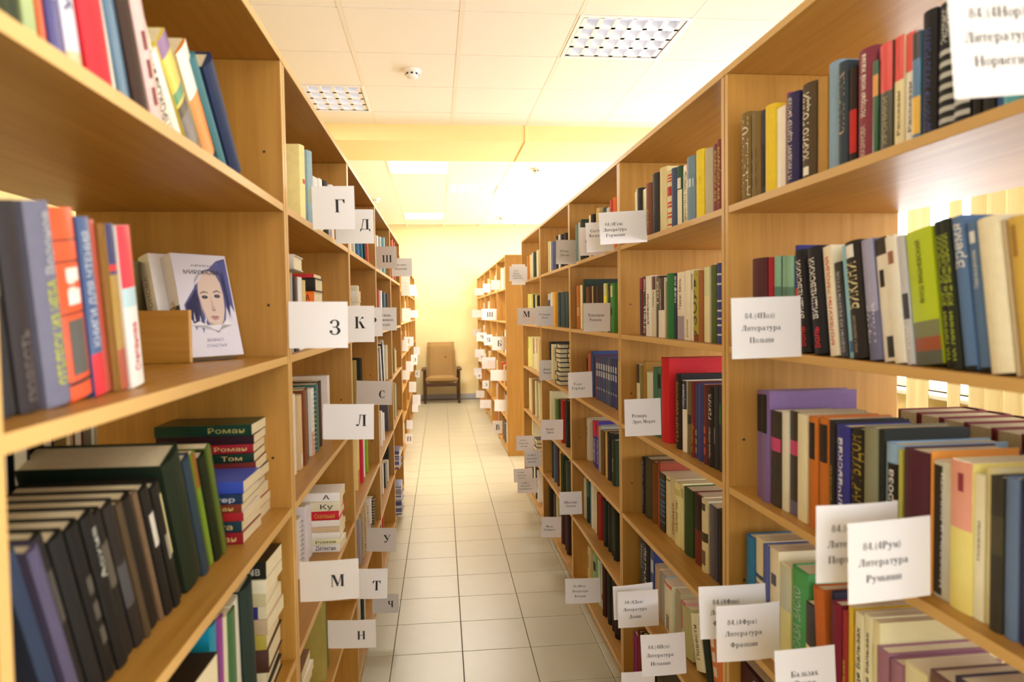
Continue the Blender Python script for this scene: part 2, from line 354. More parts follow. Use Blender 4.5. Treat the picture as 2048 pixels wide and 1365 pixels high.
# a bold serif alphabet for the shelf cards (cap height 1)
def _r(x0, y0, x1, y1): return [(x0, y0), (x1, y0), (x1, y1), (x0, y1)]
def _st(x, w=.2, y0=0, y1=1, a=1, b=1):
    o = [_r(x, y0, x+w, y1)]
    if a: o.append(_r(x-.08, y0, x+w+.08, y0+.04))
    if b: o.append(_r(x-.08, y1-.04, x+w+.08, y1))
    return o
def _arc(cx, cy, rx, ry, a0, a1, tx, ty, n=14):
    o = []
    for k in range(n):
        p, q = R(a0+(a1-a0)*k/n), R(a0+(a1-a0)*(k+1)/n)
        o.append([(cx+rx*math.cos(p), cy+ry*math.sin(p)), (cx+rx*math.cos(q), cy+ry*math.sin(q)), (cx+(rx-tx)*math.cos(q), cy+(ry-ty)*math.sin(q)), (cx+(rx-tx)*math.cos(p), cy+(ry-ty)*math.sin(p))])
    return o
def _dot(x, y, r=.08): return [[(x+r*math.cos(R(k*45)), y+r*math.sin(R(k*45))) for k in range(8)]]
G = {}
G['Г'] = (.85, _st(.1)+[_r(.1, .95, .76, 1), [(.78, 1), (.60, .955), (.72, .70), (.78, .70)]])
G['Д'] = (1.0, [_r(.04, 0, .98, .05), _r(.62, .05, .82, 1), _r(.24, .95, .9, 1), [(.14, .05), (.21, .05), (.40, .95), (.33, .95)], [(.04, .05), (.02, -.2), (.07, -.2), (.2, .05)], [(.98, .05), (1.0, -.2), (.95, -.2), (.82, .05)]])
G['З'] = (.78, _arc(.34, .74, .32, .27, -90, 140, .17, .05)+_arc(.34, .26, .38, .28, -140, 90, .19, .05)+_dot(.12, .82, .09)+_dot(.1, .2, .1)+[_r(.2, .48, .4, .53)])
G['К'] = (.95, _st(.1)+[[(.3, .45), (.36, .53), (.66, .95), (.6, .95)], [(.36, .55), (.52, .62), (.86, .04), (.62, .04)], _r(.56, 0, .94, .04)]+_dot(.68, .91, .09))
G['Р'] = (.82, _st(.1)+_arc(.36, .72, .38, .28, -90, 90, .2, .05)+[_r(.3, .95, .4, 1), _r(.3, .44, .4, .49)])
G['С'] = (.85, _arc(.46, .5, .42, .52, 48, 312, .21, .05)+[[(.74, .98), (.79, .98), (.79, .64), (.74, .64)]]+_dot(.72, .2, .05))
G['Л'] = (.98, _st(.62)+[_r(.28, .95, .9, 1), [(.24, .12), (.3, .12), (.42, .95), (.34, .95)], [(.08, .0), (.2, .0), (.3, .14), (.24, .16)]]+_dot(.1, .09, .09))
G['У'] = (.9, [[(.02, .97), (.28, .97), (.56, .4), (.44, .28)], _r(-.02, .96, .36, 1), _r(.58, .96, .92, 1), [(.74, .97), (.81, .97), (.46, .1), (.38, .06)], [(.2, 0), (.3, -.02), (.46, .12), (.4, .2)]]+_dot(.2, .09, .1))
G['М'] = (1.18, _st(.12, .06)+_st(.86, .2)+[[(.12, 1), (.36, 1), (.66, .2), (.54, .0)], [(.54, .0), (.6, .0), (.9, .9), (.86, 1)]])
G['Т'] = (.85, _st(.33, .2, b=0)+[_r(.04, .95, .82, 1), [(.04, 1), (.04, .7), (.08, .7), (.2, .96)], [(.82, 1), (.82, .7), (.78, .7), (.66, .96)]])
G['Ч'] = (.92, _st(.58)+[_r(.1, .62, .3, 1), _r(.02, .96, .38, 1)]+_arc(.42, .66, .32, .26, 180, 300, .2, .08)+[[(.4, .4), (.6, .46), (.6, .52), (.42, .48)]])
G['Н'] = (1.0, _st(.1)+_st(.68)+[_r(.3, .47, .68, .53)])
G['Ш'] = (1.4, _st(.1)+_st(.58)+_st(1.06)+[_r(.1, 0, 1.2, .04)])
G['Щ'] = (1.45, _st(.1)+_st(.58)+_st(1.06)+[_r(.1, 0, 1.36, .04), _r(1.32, -.2, 1.38, .04)])
G['Ц'] = (1.1, _st(.1)+_st(.68)+[_r(.1, 0, 1.0, .05), _r(.95, -.2, 1.01, .05)])
G['П'] = (1.0, _st(.1)+_st(.68)+[_r(.1, .95, .86, 1)])
G['И'] = (1.0, _st(.1)+_st(.68)+[[(.28, .08), (.28, .2), (.7, .92), (.7, .8)]])
G['Й'] = (1.0, G['И'][1]+_arc(.49, 1.22, .16, .13, 190, 350, .05, .05, 6))
G['Б'] = (.82, _st(.1)+_arc(.36, .28, .38, .28, -90, 90, .2, .05)+[_r(.3, 0, .4, .05), _r(.3, .51, .4, .56), _r(.1, .95, .7, 1), [(.72, 1), (.58, .955), (.67, .74), (.72, .74)]])
G['В'] = (.84, _st(.1)+_arc(.36, .27, .4, .27, -90, 90, .2, .05)+_arc(.34, .76, .34, .24, -90, 90, .18, .05)+[_r(.3, 0, .4, .05), _r(.3, .495, .4, .54), _r(.3, .95, .36, 1)])
G['Ф'] = (1.05, _st(.42)+_arc(.52, .5, .46, .32, 0, 360, .18, .05, 20))
G['Э'] = (.82, _arc(.34, .5, .42, .52, -130, 130, .2, .05)+[_r(.25, .47, .6, .53)]+_dot(.1, .8, .08)+_dot(.1, .2, .08))
G['О'] = (.95, _arc(.47, .5, .44, .52, 0, 360, .2, .05, 20))
G['Ю'] = (1.35, _st(.1)+_arc(.86, .5, .42, .52, 0, 360, .19, .05, 20)+[_r(.3, .47, .46, .53)])
G['А'] = (.98, [[(.06, 0), (.13, 0), (.5, 1), (.44, 1)], [(.44, 1), (.54, 1), (.9, 0), (.66, 0)], _r(.24, .3, .66, .35), _r(0, 0, .26, .04), _r(.58, 0, .98, .04)])
G['Е'] = (.82, _st(.1)+[_r(.3, .95, .72, 1), _r(.3, 0, .74, .05), _r(.3, .48, .56, .53), _r(.54, .38, .58, .62), [(.74, 1), (.6, .955), (.70, .76), (.74, .76)], [(.76, 0), (.6, .045), (.72, .26), (.76, .26)]])
G['Я'] = (.9, _st(.6)+_arc(.46, .72, .36, .28, 90, 270, .19, .05)+[_r(.46, .95, .6, 1), _r(.44, .44, .6, .49), [(.38, .46), (.5, .46), (.26, .04), (.1, .0)], _r(.02, 0, .24, .04)])
G['Ь'] = (.82, _st(.1)+_arc(.36, .28, .38, .28, -90, 90, .2, .05)+[_r(.3, 0, .4, .05), _r(.3, .51, .4, .56)])
G['Ы'] = (1.2, G['Ь'][1]+_st(.9))
G['Х'] = (.95, [[(.06, .98), (.32, .98), (.88, .02), (.62, .02)], [(.14, .02), (.2, .02), (.8, .98), (.72, .98)], _r(0, .96, .4, 1), _r(.56, 0, .94, .04)])
G['Ж'] = (1.35, _st(.55)+[[(.1, .02), (.3, .02), (.56, .5), (.5, .56)], [(.14, .98), (.2, .98), (.56, .5), (.5, .46)], [(1.2, .02), (1.0, .02), (.74, .5), (.8, .56)], [(1.16, .98), (1.1, .98), (.74, .5), (.8, .46)]])
G['8'] = (.65, _arc(.3, .75, .24, .25, 0, 360, .11, .05)+_arc(.3, .27, .28, .27, 0, 360, .12, .05))
G['4'] = (.65, [_r(.36, 0, .5, 1), _r(.02, .24, .6, .32), [(.02, .3), (.08, .3), (.44, .95), (.36, 1)]])
G['7'] = (.62, [_r(.04, .88, .56, 1), [(.44, .9), (.56, .9), (.32, 0), (.18, 0)]])
G['1'] = (.55, _st(.2, .15)+[[(.05, .86), (.05, .82), (.2, .9), (.2, .98)]])
G['.'] = (.3, _dot(.12, .07, .08)); G['('] = (.4, _arc(.5, .4, .4, .62, 120, 240, .1, .03, 8)); G[')'] = (.4, _arc(-.1, .4, .4, .62, -60, 60, .1, .03, 8))
G[' '] = (.35, []); G['-'] = (2.2, [_r(0, .4, 2.0, .6)])
LOW = {'а': (.72, _arc(.26, .2, .24, .2, 60, 300, .13, .05, 10)+[_r(.36, .04, .52, .5), _r(.5, .0, .64, .05)]+_arc(.3, .46, .22, .22, 0, 150, .13, .05, 8)+_dot(.12, .54, .06)),
       'е': (.66, _arc(.32, .34, .3, .35, 20, 325, .15, .05, 14)+[_r(.14, .34, .6, .39)]),
       'р': (.78, _st(.1, .16, -.28, .68, 1, 0)+_arc(.4, .34, .3, .35, -150, 150, .15, .05)+[_r(.02, .62, .2, .67)]),
       'у': (.7, [[(.02, .64), (.24, .64), (.44, .2), (.34, .08)], _r(-.02, .63, .32, .68), _r(.42, .63, .7, .68), [(.54, .66), (.6, .66), (.34, -.1), (.26, -.12)], [(.14, -.26), (.24, -.27), (.36, -.1), (.28, -.04)]]+_dot(.12, -.2, .08)),
       'б': (.74, _arc(.34, .32, .3, .34, 0, 360, .15, .05)+_arc(.44, .6, .38, .42, 120, 190, .1, .08, 6)+[[(.2, .9), (.6, .95), (.6, 1.02), (.26, 1.0)]]),
       'ф': (.95, _st(.4, .16, -.28, 1, 1, 0)+_arc(.48, .34, .44, .35, 0, 360, .16, .05, 18))}
def glyph(ch):
    if ch in G: return G[ch]
    if ch in LOW: return LOW[ch]
    up = ch.upper()
    if up in G:
        w, p = G[up]; k = .69
        return w*k*.95, [[(x*k*.95, y*k) for x, y in q] for q in p]
    return G[' ']
def serif(s):
    x = 0; out = []
    for ch in s:
        w, p = glyph(ch); out += [[(px+x, py) for px, py in q] for q in p]; x += w+.04
    return x-.04, out

# ------------------------------------------------------------------ shelf cards
def shelf_card(k, cx, y, cz, w, h, roll, lines, label):
    rng = random.Random(k*7+3)
    t = empty('shelf_card', (cx, y, cz)); t.rotation_euler = (R(rng.uniform(-2, 2)), R(-roll), R(rng.uniform(-5, 5)))
    tag(t, label, 'card', 'paper cards marking the shelves')
    b = MB(); n = 6; th = .0006; bow = rng.uniform(.001, .004)
    f = lambda u: bow*(1-(2*u-1)**2)
    for i in range(n):
        a, c = i/n, (i+1)/n; xa, xc = (a-.5)*w, (c-.5)*w; ya, yc = -f(a), -f(c)
        b.poly([(xa, ya, -h/2), (xc, yc, -h/2), (xc, yc, h/2), (xa, ya, h/2)]); b.poly([(xa, ya+th, -h/2), (xa, ya+th, h/2), (xc, yc+th, h/2), (xc, yc+th, -h/2)])
        b.poly([(xa, ya, h/2), (xc, yc, h/2), (xc, yc+th, h/2), (xa, ya+th, h/2)]); b.poly([(xa, ya, -h/2), (xa, ya+th, -h/2), (xc, yc+th, -h/2), (xc, yc, -h/2)])
    b.poly([(-w/2, 0, -h/2), (-w/2, 0, h/2), (-w/2, th, h/2), (-w/2, th, -h/2)]); b.poly([(w/2, 0, -h/2), (w/2, th, -h/2), (w/2, th, h/2), (w/2, 0, h/2)])
    b.build('paper', M['card2' if 'grey' in label else 'card'], t, smooth=False)  # dimmer light on some cards is painted in as a greyer paper
    if lines:
        q = MB()
        for s, fx, fy, sz in lines:
            tw, P = serif(s); sc = sz*h
            sx = min(sc, w*.62/max(tw, .01)) if len(s) > 2 else sc
            for p in P:
                pts = [((fx-.5)*w+(x-tw/2)*sx, (.5-fy)*h+(z-.5)*sc) for x, z in p]
                q.poly([(x, -f(min(1, max(0, x/w+.5)))-.0006, z) for x, z in pts])
        q.build('lettering', M['black'], t)
    return t

# ------------------------------------------------------------------ books
NAMES = [('black', '1e1c1c'), ('black', '2a2826'), ('dark grey', '3c3c40'), ('grey', '78787a'), ('light grey', 'b4b4b4'), ('white', 'f0ece6'), ('white', 'e4e0e0'), ('cream', 'f0e2b8'), ('cream', 'dccd9b'), ('tan', 'b48c5a'), ('tan', 'c8a564'),
         ('brown', '6e4a2c'), ('dark brown', '3c2819'), ('brown', '8c5a32'), ('red', 'c8202a'), ('red', 'e13c28'), ('dark red', '6e1e1e'), ('maroon', '5a1e2d'), ('maroon', '782d41'), ('orange', 'dc7828'), ('orange', 'b95f1e'), ('yellow', 'ebc328'), ('yellow', 'e6dc50'),
         ('olive', '78703c'), ('olive', '96913c'), ('green', '328246'), ('dark green', '23371e'), ('dark green', '1e322a'), ('green', '50735f'), ('lime green', 'aac31e'), ('teal', '1482a0'), ('teal', '3c6e78'), ('blue', '4b6996'), ('blue', '3c6ea0'), ('light blue', '82aad2'), ('navy', '232850'), ('dark blue', '2d3c5a'),
         ('violet', '6e5582'), ('purple', '7d2880'), ('pink', 'd7a0a0'), ('mauve', '8c5f6e'), ('grey blue', '64788c'), ('dark blue', '3c4678')]
def colour_name(h):
    c = [int(h[i:i+2], 16) for i in (0, 2, 4)]
    return min(NAMES, key=lambda n: sum((a-b)**2 for a, b in zip(c, [int(n[1][i:i+2], 16) for i in (0, 2, 4)])))[0]
def spine_x(y, t, kind): return -(.16*t if kind == 'H' else .05*t)*max(0, 1-(2*y/t)**2)*(1 if t < .05 else .05/t)
def dye(h):
    c = lin(h); g = 1+.55*min(1, max(0, (max(c)-.03)/.08))
    return tuple(1-(1-x)**g for x in c)
def book_meshes(t, h, d, col, kind, o):
    """local frame: spine at x=0 facing -x, thickness along y (centred), height along z"""
    c = dye(col); cc = dye(o['c']) if 'c' in o else c
    m = MB(); bt = .0026 if kind == 'H' else .0007; ov = .003 if kind == 'H' else .0004; bt = min(bt, t*.2)
    for s in (-1, 1):
        y0, y1 = (-t/2, -t/2+bt) if s < 0 else (t/2-bt, t/2)
        m.box(0, y0, 0, d, y1, h, cc)
    cuts = {0.0, 1.0}
    for a, b, _ in o.get('b', ()): cuts |= {a, b}
    cuts = sorted(cuts); n = 6
    for a, b in zip(cuts, cuts[1:]):
        k = c
        for p, q, e in o.get('b', ()):
            if p-1e-6 <= a and b <= q+1e-6: k = dye(e)
        for i in range(n):
            ya, yb = -t/2+t*i/n, -t/2+t*(i+1)/n; xa, xb = spine_x(ya, t, kind), spine_x(yb, t, kind)
            m.poly([(xb, yb, a*h), (xa, ya, a*h), (xa, ya, b*h), (xb, yb, b*h)], k)
    for z in (0, h):                                                      # spine thickness at head and tail
        for i in range(n):
            ya, yb = -t/2+t*i/n, -t/2+t*(i+1)/n
            m.poly([(spine_x(ya, t, kind), ya, z), (spine_x(yb, t, kind), yb, z), (.003, yb, z), (.003, ya, z)], c)
    for a, b, p, q, e in o.get('p', ()):                                  # printed blocks on the spine
        k = dye(e); ya, yb = (.5-b)*t, (.5-a)*t; y2 = [ya+(yb-ya)*i/3 for i in range(4)]
        for u, v in zip(y2, y2[1:]): m.poly([(spine_x(v, t, kind)-.0004, v, p*h), (spine_x(u, t, kind)-.0004, u, p*h), (spine_x(u, t, kind)-.0004, u, q*h), (spine_x(v, t, kind)-.0004, v, q*h)], k)
    pg = MB(); g = lin(o.get('g', 'e9dcb8'))
    pg.box(.0012, -t/2+bt, ov, d-ov, t/2-bt, h-ov, g)
    tx = None
    if o.get('t'):
        tx = MB()
        for s, ink, z0, z1, fr in o['t']:
            ink = lin(ink); s2 = s.lstrip('~')
            if not s2:
                for k in range(3):
                    z = (z0+(z1-z0)*(k+.5)/3)*h; hh = (z1-z0)*h/9
                    tx.poly([(spine_x(y, t, kind)-.0006, y, zz) for y, zz in ((fr*t/2, z-hh), (-fr*t/2, z-hh), (-fr*t/2, z+hh), (fr*t/2, z+hh))], ink)
                continue
            V, F, w, ch = text_polys(s2); Lz = (z1-z0)*h; sy = fr*t/ch; sx = min(Lz/w, sy*1.7); sy = min(sy, sx*1.9)
            off = (z0+z1)/2*h-w*sx/2
            P = [(x*sx+off, (yy-ch/2)*sy) for x, yy in V]
            for f in F: tx.poly([(spine_x(max(-t/2, min(t/2, P[i][1])), t, kind)-.0007, P[i][1], P[i][0]) for i in f], ink)
    return m, pg, tx
def binding(t, h):
    b = MB(); n = max(6, int(h/.014))
    for k in range(n):
        z = .012+(h-.024)*k/(n-1); r = min(.011, t*.35)
        for q in range(7):
            a0, a1 = R(40+280*q/7), R(40+280*(q+1)/7)
            b.bar((r*.8*math.cos(a0)-r*.1, r*math.sin(a0), z), (r*.8*math.cos(a1)-r*.1, r*math.sin(a1), z), .0022, .0022)
    return b
STUFF = MB()
def put_book(mx, t, h, d, col, kind, o, label, group, individual=True, name='book', cat='book'):
    m, pg, tx = book_meshes(t, h, d, col, kind, o)
    if not individual:
        STUFF.add(m, mx); STUFF.add(pg, mx)
        if tx: STUFF.add(tx, mx)
        return None
    b = m.build(name, M['cloth' if kind == 'H' else 'gloss']); b.matrix_world = mx
    tag(b, label, cat, group)
    pg.build('pages', M['pages'], b)
    if tx: tx.build('spine_title', M['ink'], b)
    if kind == 'B': binding(t, h).build('spiral_binding', M['steel'], b)
    return b
BASE = {'R': Matrix.Identity(4), 'L': Matrix.Rotation(math.pi+PHI, 4, 'Z'),
        'FLAT': Matrix(((0, 0, 1, 0), (1, 0, 0, 0), (0, 1, 0, 0), (0, 0, 0, 1))),        # lying, spine towards the camera
        'FORE': Matrix(((0, 0, -1, 0), (-1, 0, 0, 0), (0, 1, 0, 0), (0, 0, 0, 1))),      # lying, fore-edge towards the camera
        'STANDY': Matrix.Rotation(math.pi/2, 4, 'Z')}                                  # standing, spine towards the camera
ROW = ['', 'top', 'second', 'third', 'fourth', 'fifth', 'bottom']
def case_name(side, unit): return '%s %s-row bookcase' % (ORD[unit], 'right' if side == 'R' else 'left')
def feature(o, kind):
    if kind == 'B': return ''
    if o.get('t'): return ' with %s title' % {'white': 'white', 'cream': 'cream', 'yellow': 'yellow'}.get(colour_name(o['t'][0][1]), 'printed')
    if o.get('p'): return ' with spine label'
    if len(o.get('b', ())) > 2: return ' with striped spine'
    if o.get('b'): return ' with banded spine'
    return ''
# one row per compartment: side, unit, row, setback, [(y0, thickness, height, lean, colour, kind, depth, options, own object?)] from the far end
BOOKS = [
('R',1,1,0.015,[
(1.5175,0.0429,0.1956,0,'6e582d','H',0.129,{'t':[('^ДЕКАМЕРОН','efe6cf',0.05,0.95,0.7)]},1),
(1.4747,0.0415,0.1847,0,'705a30','H',0.122,{'t':[('~','2a2a30',0.1,0.6,0.5)]},1),
(1.4454,0.0283,0.1802,0,'2d2d3c','H',0.119,{'p':[(0.2,0.8,0.1,0.6,'15151c')]},1),
(1.4011,0.0431,0.179,0,'ebbe28','H',0.118,{},1),
(1.3643,0.0356,0.164,0,'f0e8d6','P',0.108,{},1),
(1.35,0.0135,0.1855,0,'8c325f','H',0.122,{},1),
(1.3041,0.0446,0.1747,0,'282350','H',0.115,{'t':[('Н. ГИНЗБУРГ СЦИТЕР БЫТИЯ','e8e0e8',0.05,0.95,0.4)]},1),
(1.246,0.0487,0.1752,0,'4b3c28','H',0.116,{'p':[(0.3,0.7,0.03,0.12,'f4ecd8')],'t':[('КАРЛО ГОЦЦИ','f4ecd8',0.2,0.9,0.4)]},1),
(1.213,0.0315,0.1711,0,'a57837','H',0.113,{},1),
(1.1721,0.0397,0.1874,0,'7896b9','H',0.124,{},1),
(1.1445,0.0266,0.1761,0,'2d3c4b','H',0.116,{'t':[('^СПАРТАК','b9a88c',0.3,0.9,0.6)]},1),
(1.1232,0.0203,0.1594,0,'281414','H',0.105,{'b':[(0.1,0.55,'b41e1e')]},1),
(1.0748,0.0459,0.1757,0,'782d41','H',0.116,{'t':[('История моей жизни','f4e8e4',0.38,0.95,0.34),('КАЗАНОВА','e6d0c8',0.02,0.3,0.3)]},1),
(1.0606,0.0132,0.1464,0,'1e5037','P',0.105,{'b':[(0.62,0.85,'dc8c3c')]},1),
(1.0288,0.0298,0.1654,0,'46463c','P',0.109,{'b':[(0.55,1.0,'e13232')],'t':[('ХРОНИКИ','b4aa8c',0.05,0.5,0.35)]},1),
(1.005,0.0213,0.1653,0,'f0dcaa','P',0.109,{'b':[(0.6,1.0,'e13232')],'t':[('Рассказы','7d6e55',0.1,0.5,0.35)]},1),
(0.9822,0.0217,0.1623,0,'f4efe6','P',0.107,{'b':[(0.65,1.0,'e13232')],'t':[('Рассказы','6e6e78',0.1,0.55,0.35)]},1),
(0.9636,0.0176,0.1543,0,'3c6ea5','P',0.105,{'b':[(0.05,0.4,'f0b43c'),(0.75,1.0,'141414')]},1),
(0.9333,0.028,0.1747,0,'1e1e26','H',0.115,{'t':[('ДАНИЭЛЬ КРУЗО РОМАН','4655a0',0.03,0.85,0.45)]},1),
(0.9017,0.0298,0.1723,0,'191e28','H',0.114,{'b':[(0.05,0.09,'b4b9be'),(0.14,0.18,'b4b9be'),(0.23,0.27,'b4b9be'),(0.32,0.36,'b4b9be'),(0.41,0.45,'b4b9be'),(0.5,0.54,'b4b9be'),(0.59,0.63,'b4b9be')],'t':[('Экспресс','d2d6d8',0.68,0.95,0.5)]},1),
(0.8662,0.0285,0.1699,0,'191e28','H',0.112,{'b':[(0.05,0.09,'b4b9be'),(0.14,0.18,'b4b9be'),(0.23,0.27,'b4b9be'),(0.32,0.36,'b4b9be')]},1),
(0.8505,0.0142,0.1637,0,'19191c','H',0.108,{},1),
(0.8303,0.0193,0.1578,0,'28282a','H',0.105,{},1),
(0.8133,0.0155,0.1531,0,'28508c','H',0.105,{},1),
(0.7879,0.0238,0.1453,0,'3ca0b4','P',0.105,{'b':[(0.1,0.2,'e6c850')]},1),
]),
('R',1,2,0.02,[
(1.4449,0.07,0.1981,0,'4b1e28','H',0.131,{},1),
(1.4234,0.0205,0.1965,0,'961423','H',0.13,{},1),
(1.3937,0.0287,0.1966,0,'507364','H',0.13,{'b':[(0.68,1.0,'78a58c')]},1),
(1.3639,0.0281,0.1942,0,'507364','H',0.128,{'b':[(0.68,1.0,'78a58c')]},1),
(1.3346,0.0276,0.1925,0,'507364','H',0.127,{'b':[(0.68,1.0,'78a58c')]},1),
(1.3213,0.012,0.212,0,'28286e','H',0.14,{'b':[(0.3,0.6,'b43c32')]},1),
(1.2785,0.0325,0.2007,8,'19161c','H',0.132,{'t':[('ВИШНЕВСКИЙ','f0ece6',0.33,0.9,0.5),('Боль','dc1e32',0.06,0.25,0.5)]},1),
(1.2105,0.0421,0.2,8,'19161c','H',0.132,{'t':[('ВИШНЕВСКИЙ','f0ece6',0.33,0.9,0.42),('Боль','dc1e32',0.06,0.25,0.42)]},1),
(1.1773,0.0268,0.1997,8,'f0dcb9','P',0.132,{'t':[('МОЛЕКУЛЫ ЭМОЦИЙ','d24632',0.1,0.9,0.38)]},1),
(1.1529,0.0221,0.1686,8,'28282d','P',0.111,{'t':[('СЦЕНЫ ИЗ РЕЗУЛЬТАТОВ','bebebe',0.05,0.9,0.4)]},1),
(1.1354,0.0165,0.1976,8,'82bee1','P',0.13,{'p':[(0.2,0.8,0.05,0.15,'28508c')]},1),
(1.0905,0.041,0.199,8,'231e1e','H',0.131,{'p':[(0.2,0.75,0.86,0.97,'e8e4dc')],'t':[('БИКИНИ','e6d7a0',0.42,0.82,0.62),('ЯНУШ Л. ВИШНЕВСКИЙ','aa9a82',0.05,0.36,0.3)]},1),
(1.0571,0.0318,0.1987,8,'5f5f7d','H',0.131,{'b':[(0.4,1.0,'8c8caa')],'t':[('^ГРАНД','f0f0f4',0.14,0.46,0.55)]},1),
(1.0255,0.0293,0.1988,8,'ebe1cd','P',0.131,{'b':[(0.86,1.0,'32281e')],'p':[(0.2,0.6,0.6,0.74,'14100e'),(0.4,1.0,0.03,0.2,'28282a')]},1),
(0.9967,0.0237,0.1983,8,'f0e8d2','P',0.131,{'p':[(0.2,0.75,0.78,0.88,'8c5a46')]},1),
(0.981,0.0143,0.1967,8,'b9b9c3','P',0.13,{'b':[(0.35,0.55,'3c3c46')],'t':[('РИМ','f0f0f0',0.12,0.3,0.6)]},1),
(0.9226,0.0547,0.1992,8,'aac31e','P',0.131,{'b':[(0.0,0.1,'50554b'),(0.1,0.2,'8c4628'),(0.2,0.32,'6e7350')],'t':[('ЯНУШ ВИШНЕВСКИЙ','46501e',0.45,0.92,0.16)]},1),
(0.9002,0.0183,0.209,8,'23281e','H',0.138,{'t':[('ЯНУШ ВИШНЕВСКИЙ','b4c832',0.42,0.9,0.6),('НА ЛИНИИ','b4c832',0.06,0.38,0.35)]},1),
(0.881,0.0176,0.2097,8,'23281e','H',0.138,{'t':[('ЯНУШ ВИШНЕВСКИЙ','b4c832',0.42,0.9,0.6),('НА ЛИНИИ','b4c832',0.06,0.38,0.35)]},1),
(0.8573,0.0219,0.2102,8,'4b6996','H',0.139,{'b':[(0.0,0.03,'141414')],'t':[('Время','e6e6e6',0.66,0.95,0.7)]},1),
(0.8323,0.0232,0.2008,8,'4b6996','H',0.133,{'b':[(0.0,0.03,'141414')],'p':[(0.3,0.7,0.85,0.93,'dce1e6')],'t':[('Повести и рассказы','d7dce1',0.55,0.8,0.35)]},1),
(0.7946,0.0348,0.2,8,'f0e1b9','H',0.132,{},1),
(0.7879,0.0056,0.1959,8,'b4a07d','H',0.129,{},0),
(0.7623,0.0241,0.1963,8,'c8a046','H',0.13,{'p':[(0.3,0.6,0.75,0.95,'966e32')]},1),
]),
('R',1,3,0.03,[
(1.495,0.0312,0.2402,0,'6e5582','H',0.2,{'p':[(0.08,0.85,0.62,0.97,'231e1e')]},1),
(1.4549,0.0388,0.2441,0,'6e5582','H',0.2,{'p':[(0.08,0.85,0.62,0.97,'231e1e')]},1),
(1.4103,0.0426,0.2051,0,'373230','P',0.135,{'b':[(0.58,0.72,'be3c6e')],'t':[('ИСТОРИИ','5a504b',0.1,0.5,0.3)]},1),
(1.3812,0.0275,0.2092,0,'ebe6cd','P',0.138,{},1),
(1.3395,0.0398,0.2141,0,'373230','P',0.141,{'b':[(0.58,0.72,'be3c6e'),(0.0,0.14,'5a5578')]},1),
(1.3006,0.0365,0.2138,0,'f0e1b4','P',0.141,{},1),
(1.2654,0.0319,0.2148,0,'b96423','H',0.142,{'p':[(0.05,0.8,0.62,0.95,'2d231e')]},1),
(1.222,0.0418,0.2171,0,'b96423','H',0.143,{'p':[(0.1,0.8,0.62,0.95,'2d231e')]},1),
(1.2025,0.0177,0.2182,0,'282320','H',0.144,{'t':[('Рассказы','a08c32',0.1,0.8,0.4)]},1),
(1.1593,0.0411,0.2136,0,'2d2d78','H',0.141,{'t':[('К. Галчинский','dcdce6',0.1,0.9,0.35)]},1),
(1.1227,0.0343,0.2148,0,'28231e','H',0.142,{'t':[('АНТОН А-РТБУДОН','a58c28',0.05,0.95,0.75)]},1),
(1.1177,0.0041,0.2168,0,'c82828','P',0.143,{},1),
(1.0803,0.0352,0.2241,0,'78785f','H',0.148,{},1),
(1.0655,0.0138,0.2245,0,'232823','H',0.148,{},1),
(1.0254,0.0387,0.2064,0,'82a5cd','H',0.18,{'p':[(0.3,0.95,0.0,0.85,'1e1c1c')],'t':[('Ягода и роза','f0ece6',0.1,0.8,0.35)]},1),
(1.0169,0.0077,0.2015,0,'b4b450','P',0.133,{},1),
(0.9603,0.0543,0.2068,0,'4b1e2d','H',0.15,{'t':[('Стихи','aa8c96',0.15,0.3,0.15)]},1),
(0.9564,0.003,0.2112,0,'e68c3c','P',0.139,{},1),
(0.9156,0.0396,0.1995,0,'c8c8b9','P',0.132,{'p':[(0.02,0.5,0.02,0.97,'2d2d28')],'t':[('~Новеллы и повести','f0f0f0',0.08,0.92,0.22)]},1),
(0.8737,0.0401,0.2103,0,'f5dc78','P',0.139,{'b':[(0.55,1.0,'eb9682')],'p':[(0.4,0.65,0.8,0.92,'822d3c')]},1),
(0.8546,0.0178,0.1975,0,'f0e6be','P',0.13,{'t':[('Новеллы','8c8264',0.3,0.8,0.3)]},1),
(0.8416,0.012,0.209,0,'d7c88c','P',0.138,{},1),
(0.8196,0.0211,0.2032,0,'373228','H',0.134,{'b':[(0.5,0.75,'46412d')]},1),
(0.7982,0.0204,0.2063,0,'55698c','H',0.136,{},1),
(0.7713,0.0258,0.2082,0,'282850','H',0.137,{},1),
]),
('R',1,4,0.03,[
(1.5356,0.0421,0.2375,0,'28648c','H',0.157,{'b':[(0.0,0.02,'28648c')],'t':[('~','1e1e1e',0.0,0.1,0.3)],'c':'28648c'},1),
(1.4871,0.0457,0.2453,0,'ebd7aa','P',0.162,{'b':[(0.62,0.66,'32506e'),(0.56,0.58,'32506e')]},1),
(1.4601,0.0247,0.2437,0,'4b558c','H',0.161,{},1),
(1.4195,0.0382,0.2459,0,'f0dcb4','P',0.162,{'p':[(0.2,0.8,0.68,0.78,'46505a')]},1),
(1.3724,0.0428,0.2265,0,'f0e696','P',0.149,{'b':[(0.58,1.0,'c3c8af')]},1),
(1.3062,0.0627,0.2383,0,'469150','H',0.157,{'t':[('СЛАВА ВАСКО','b4c8b4',0.25,0.85,0.45)]},1),
(1.2614,0.0426,0.1883,0,'321e1e','P',0.124,{'b':[(0.3,0.55,'f0dc96'),(0.0,0.3,'af1423')]},1),
(1.2235,0.0358,0.2291,5.6,'b95a1e','H',0.151,{},1),
(1.2113,0.0107,0.2404,0,'28283c','H',0.159,{},1),
(1.1811,0.0284,0.2282,0,'6e1428','H',0.151,{},1),
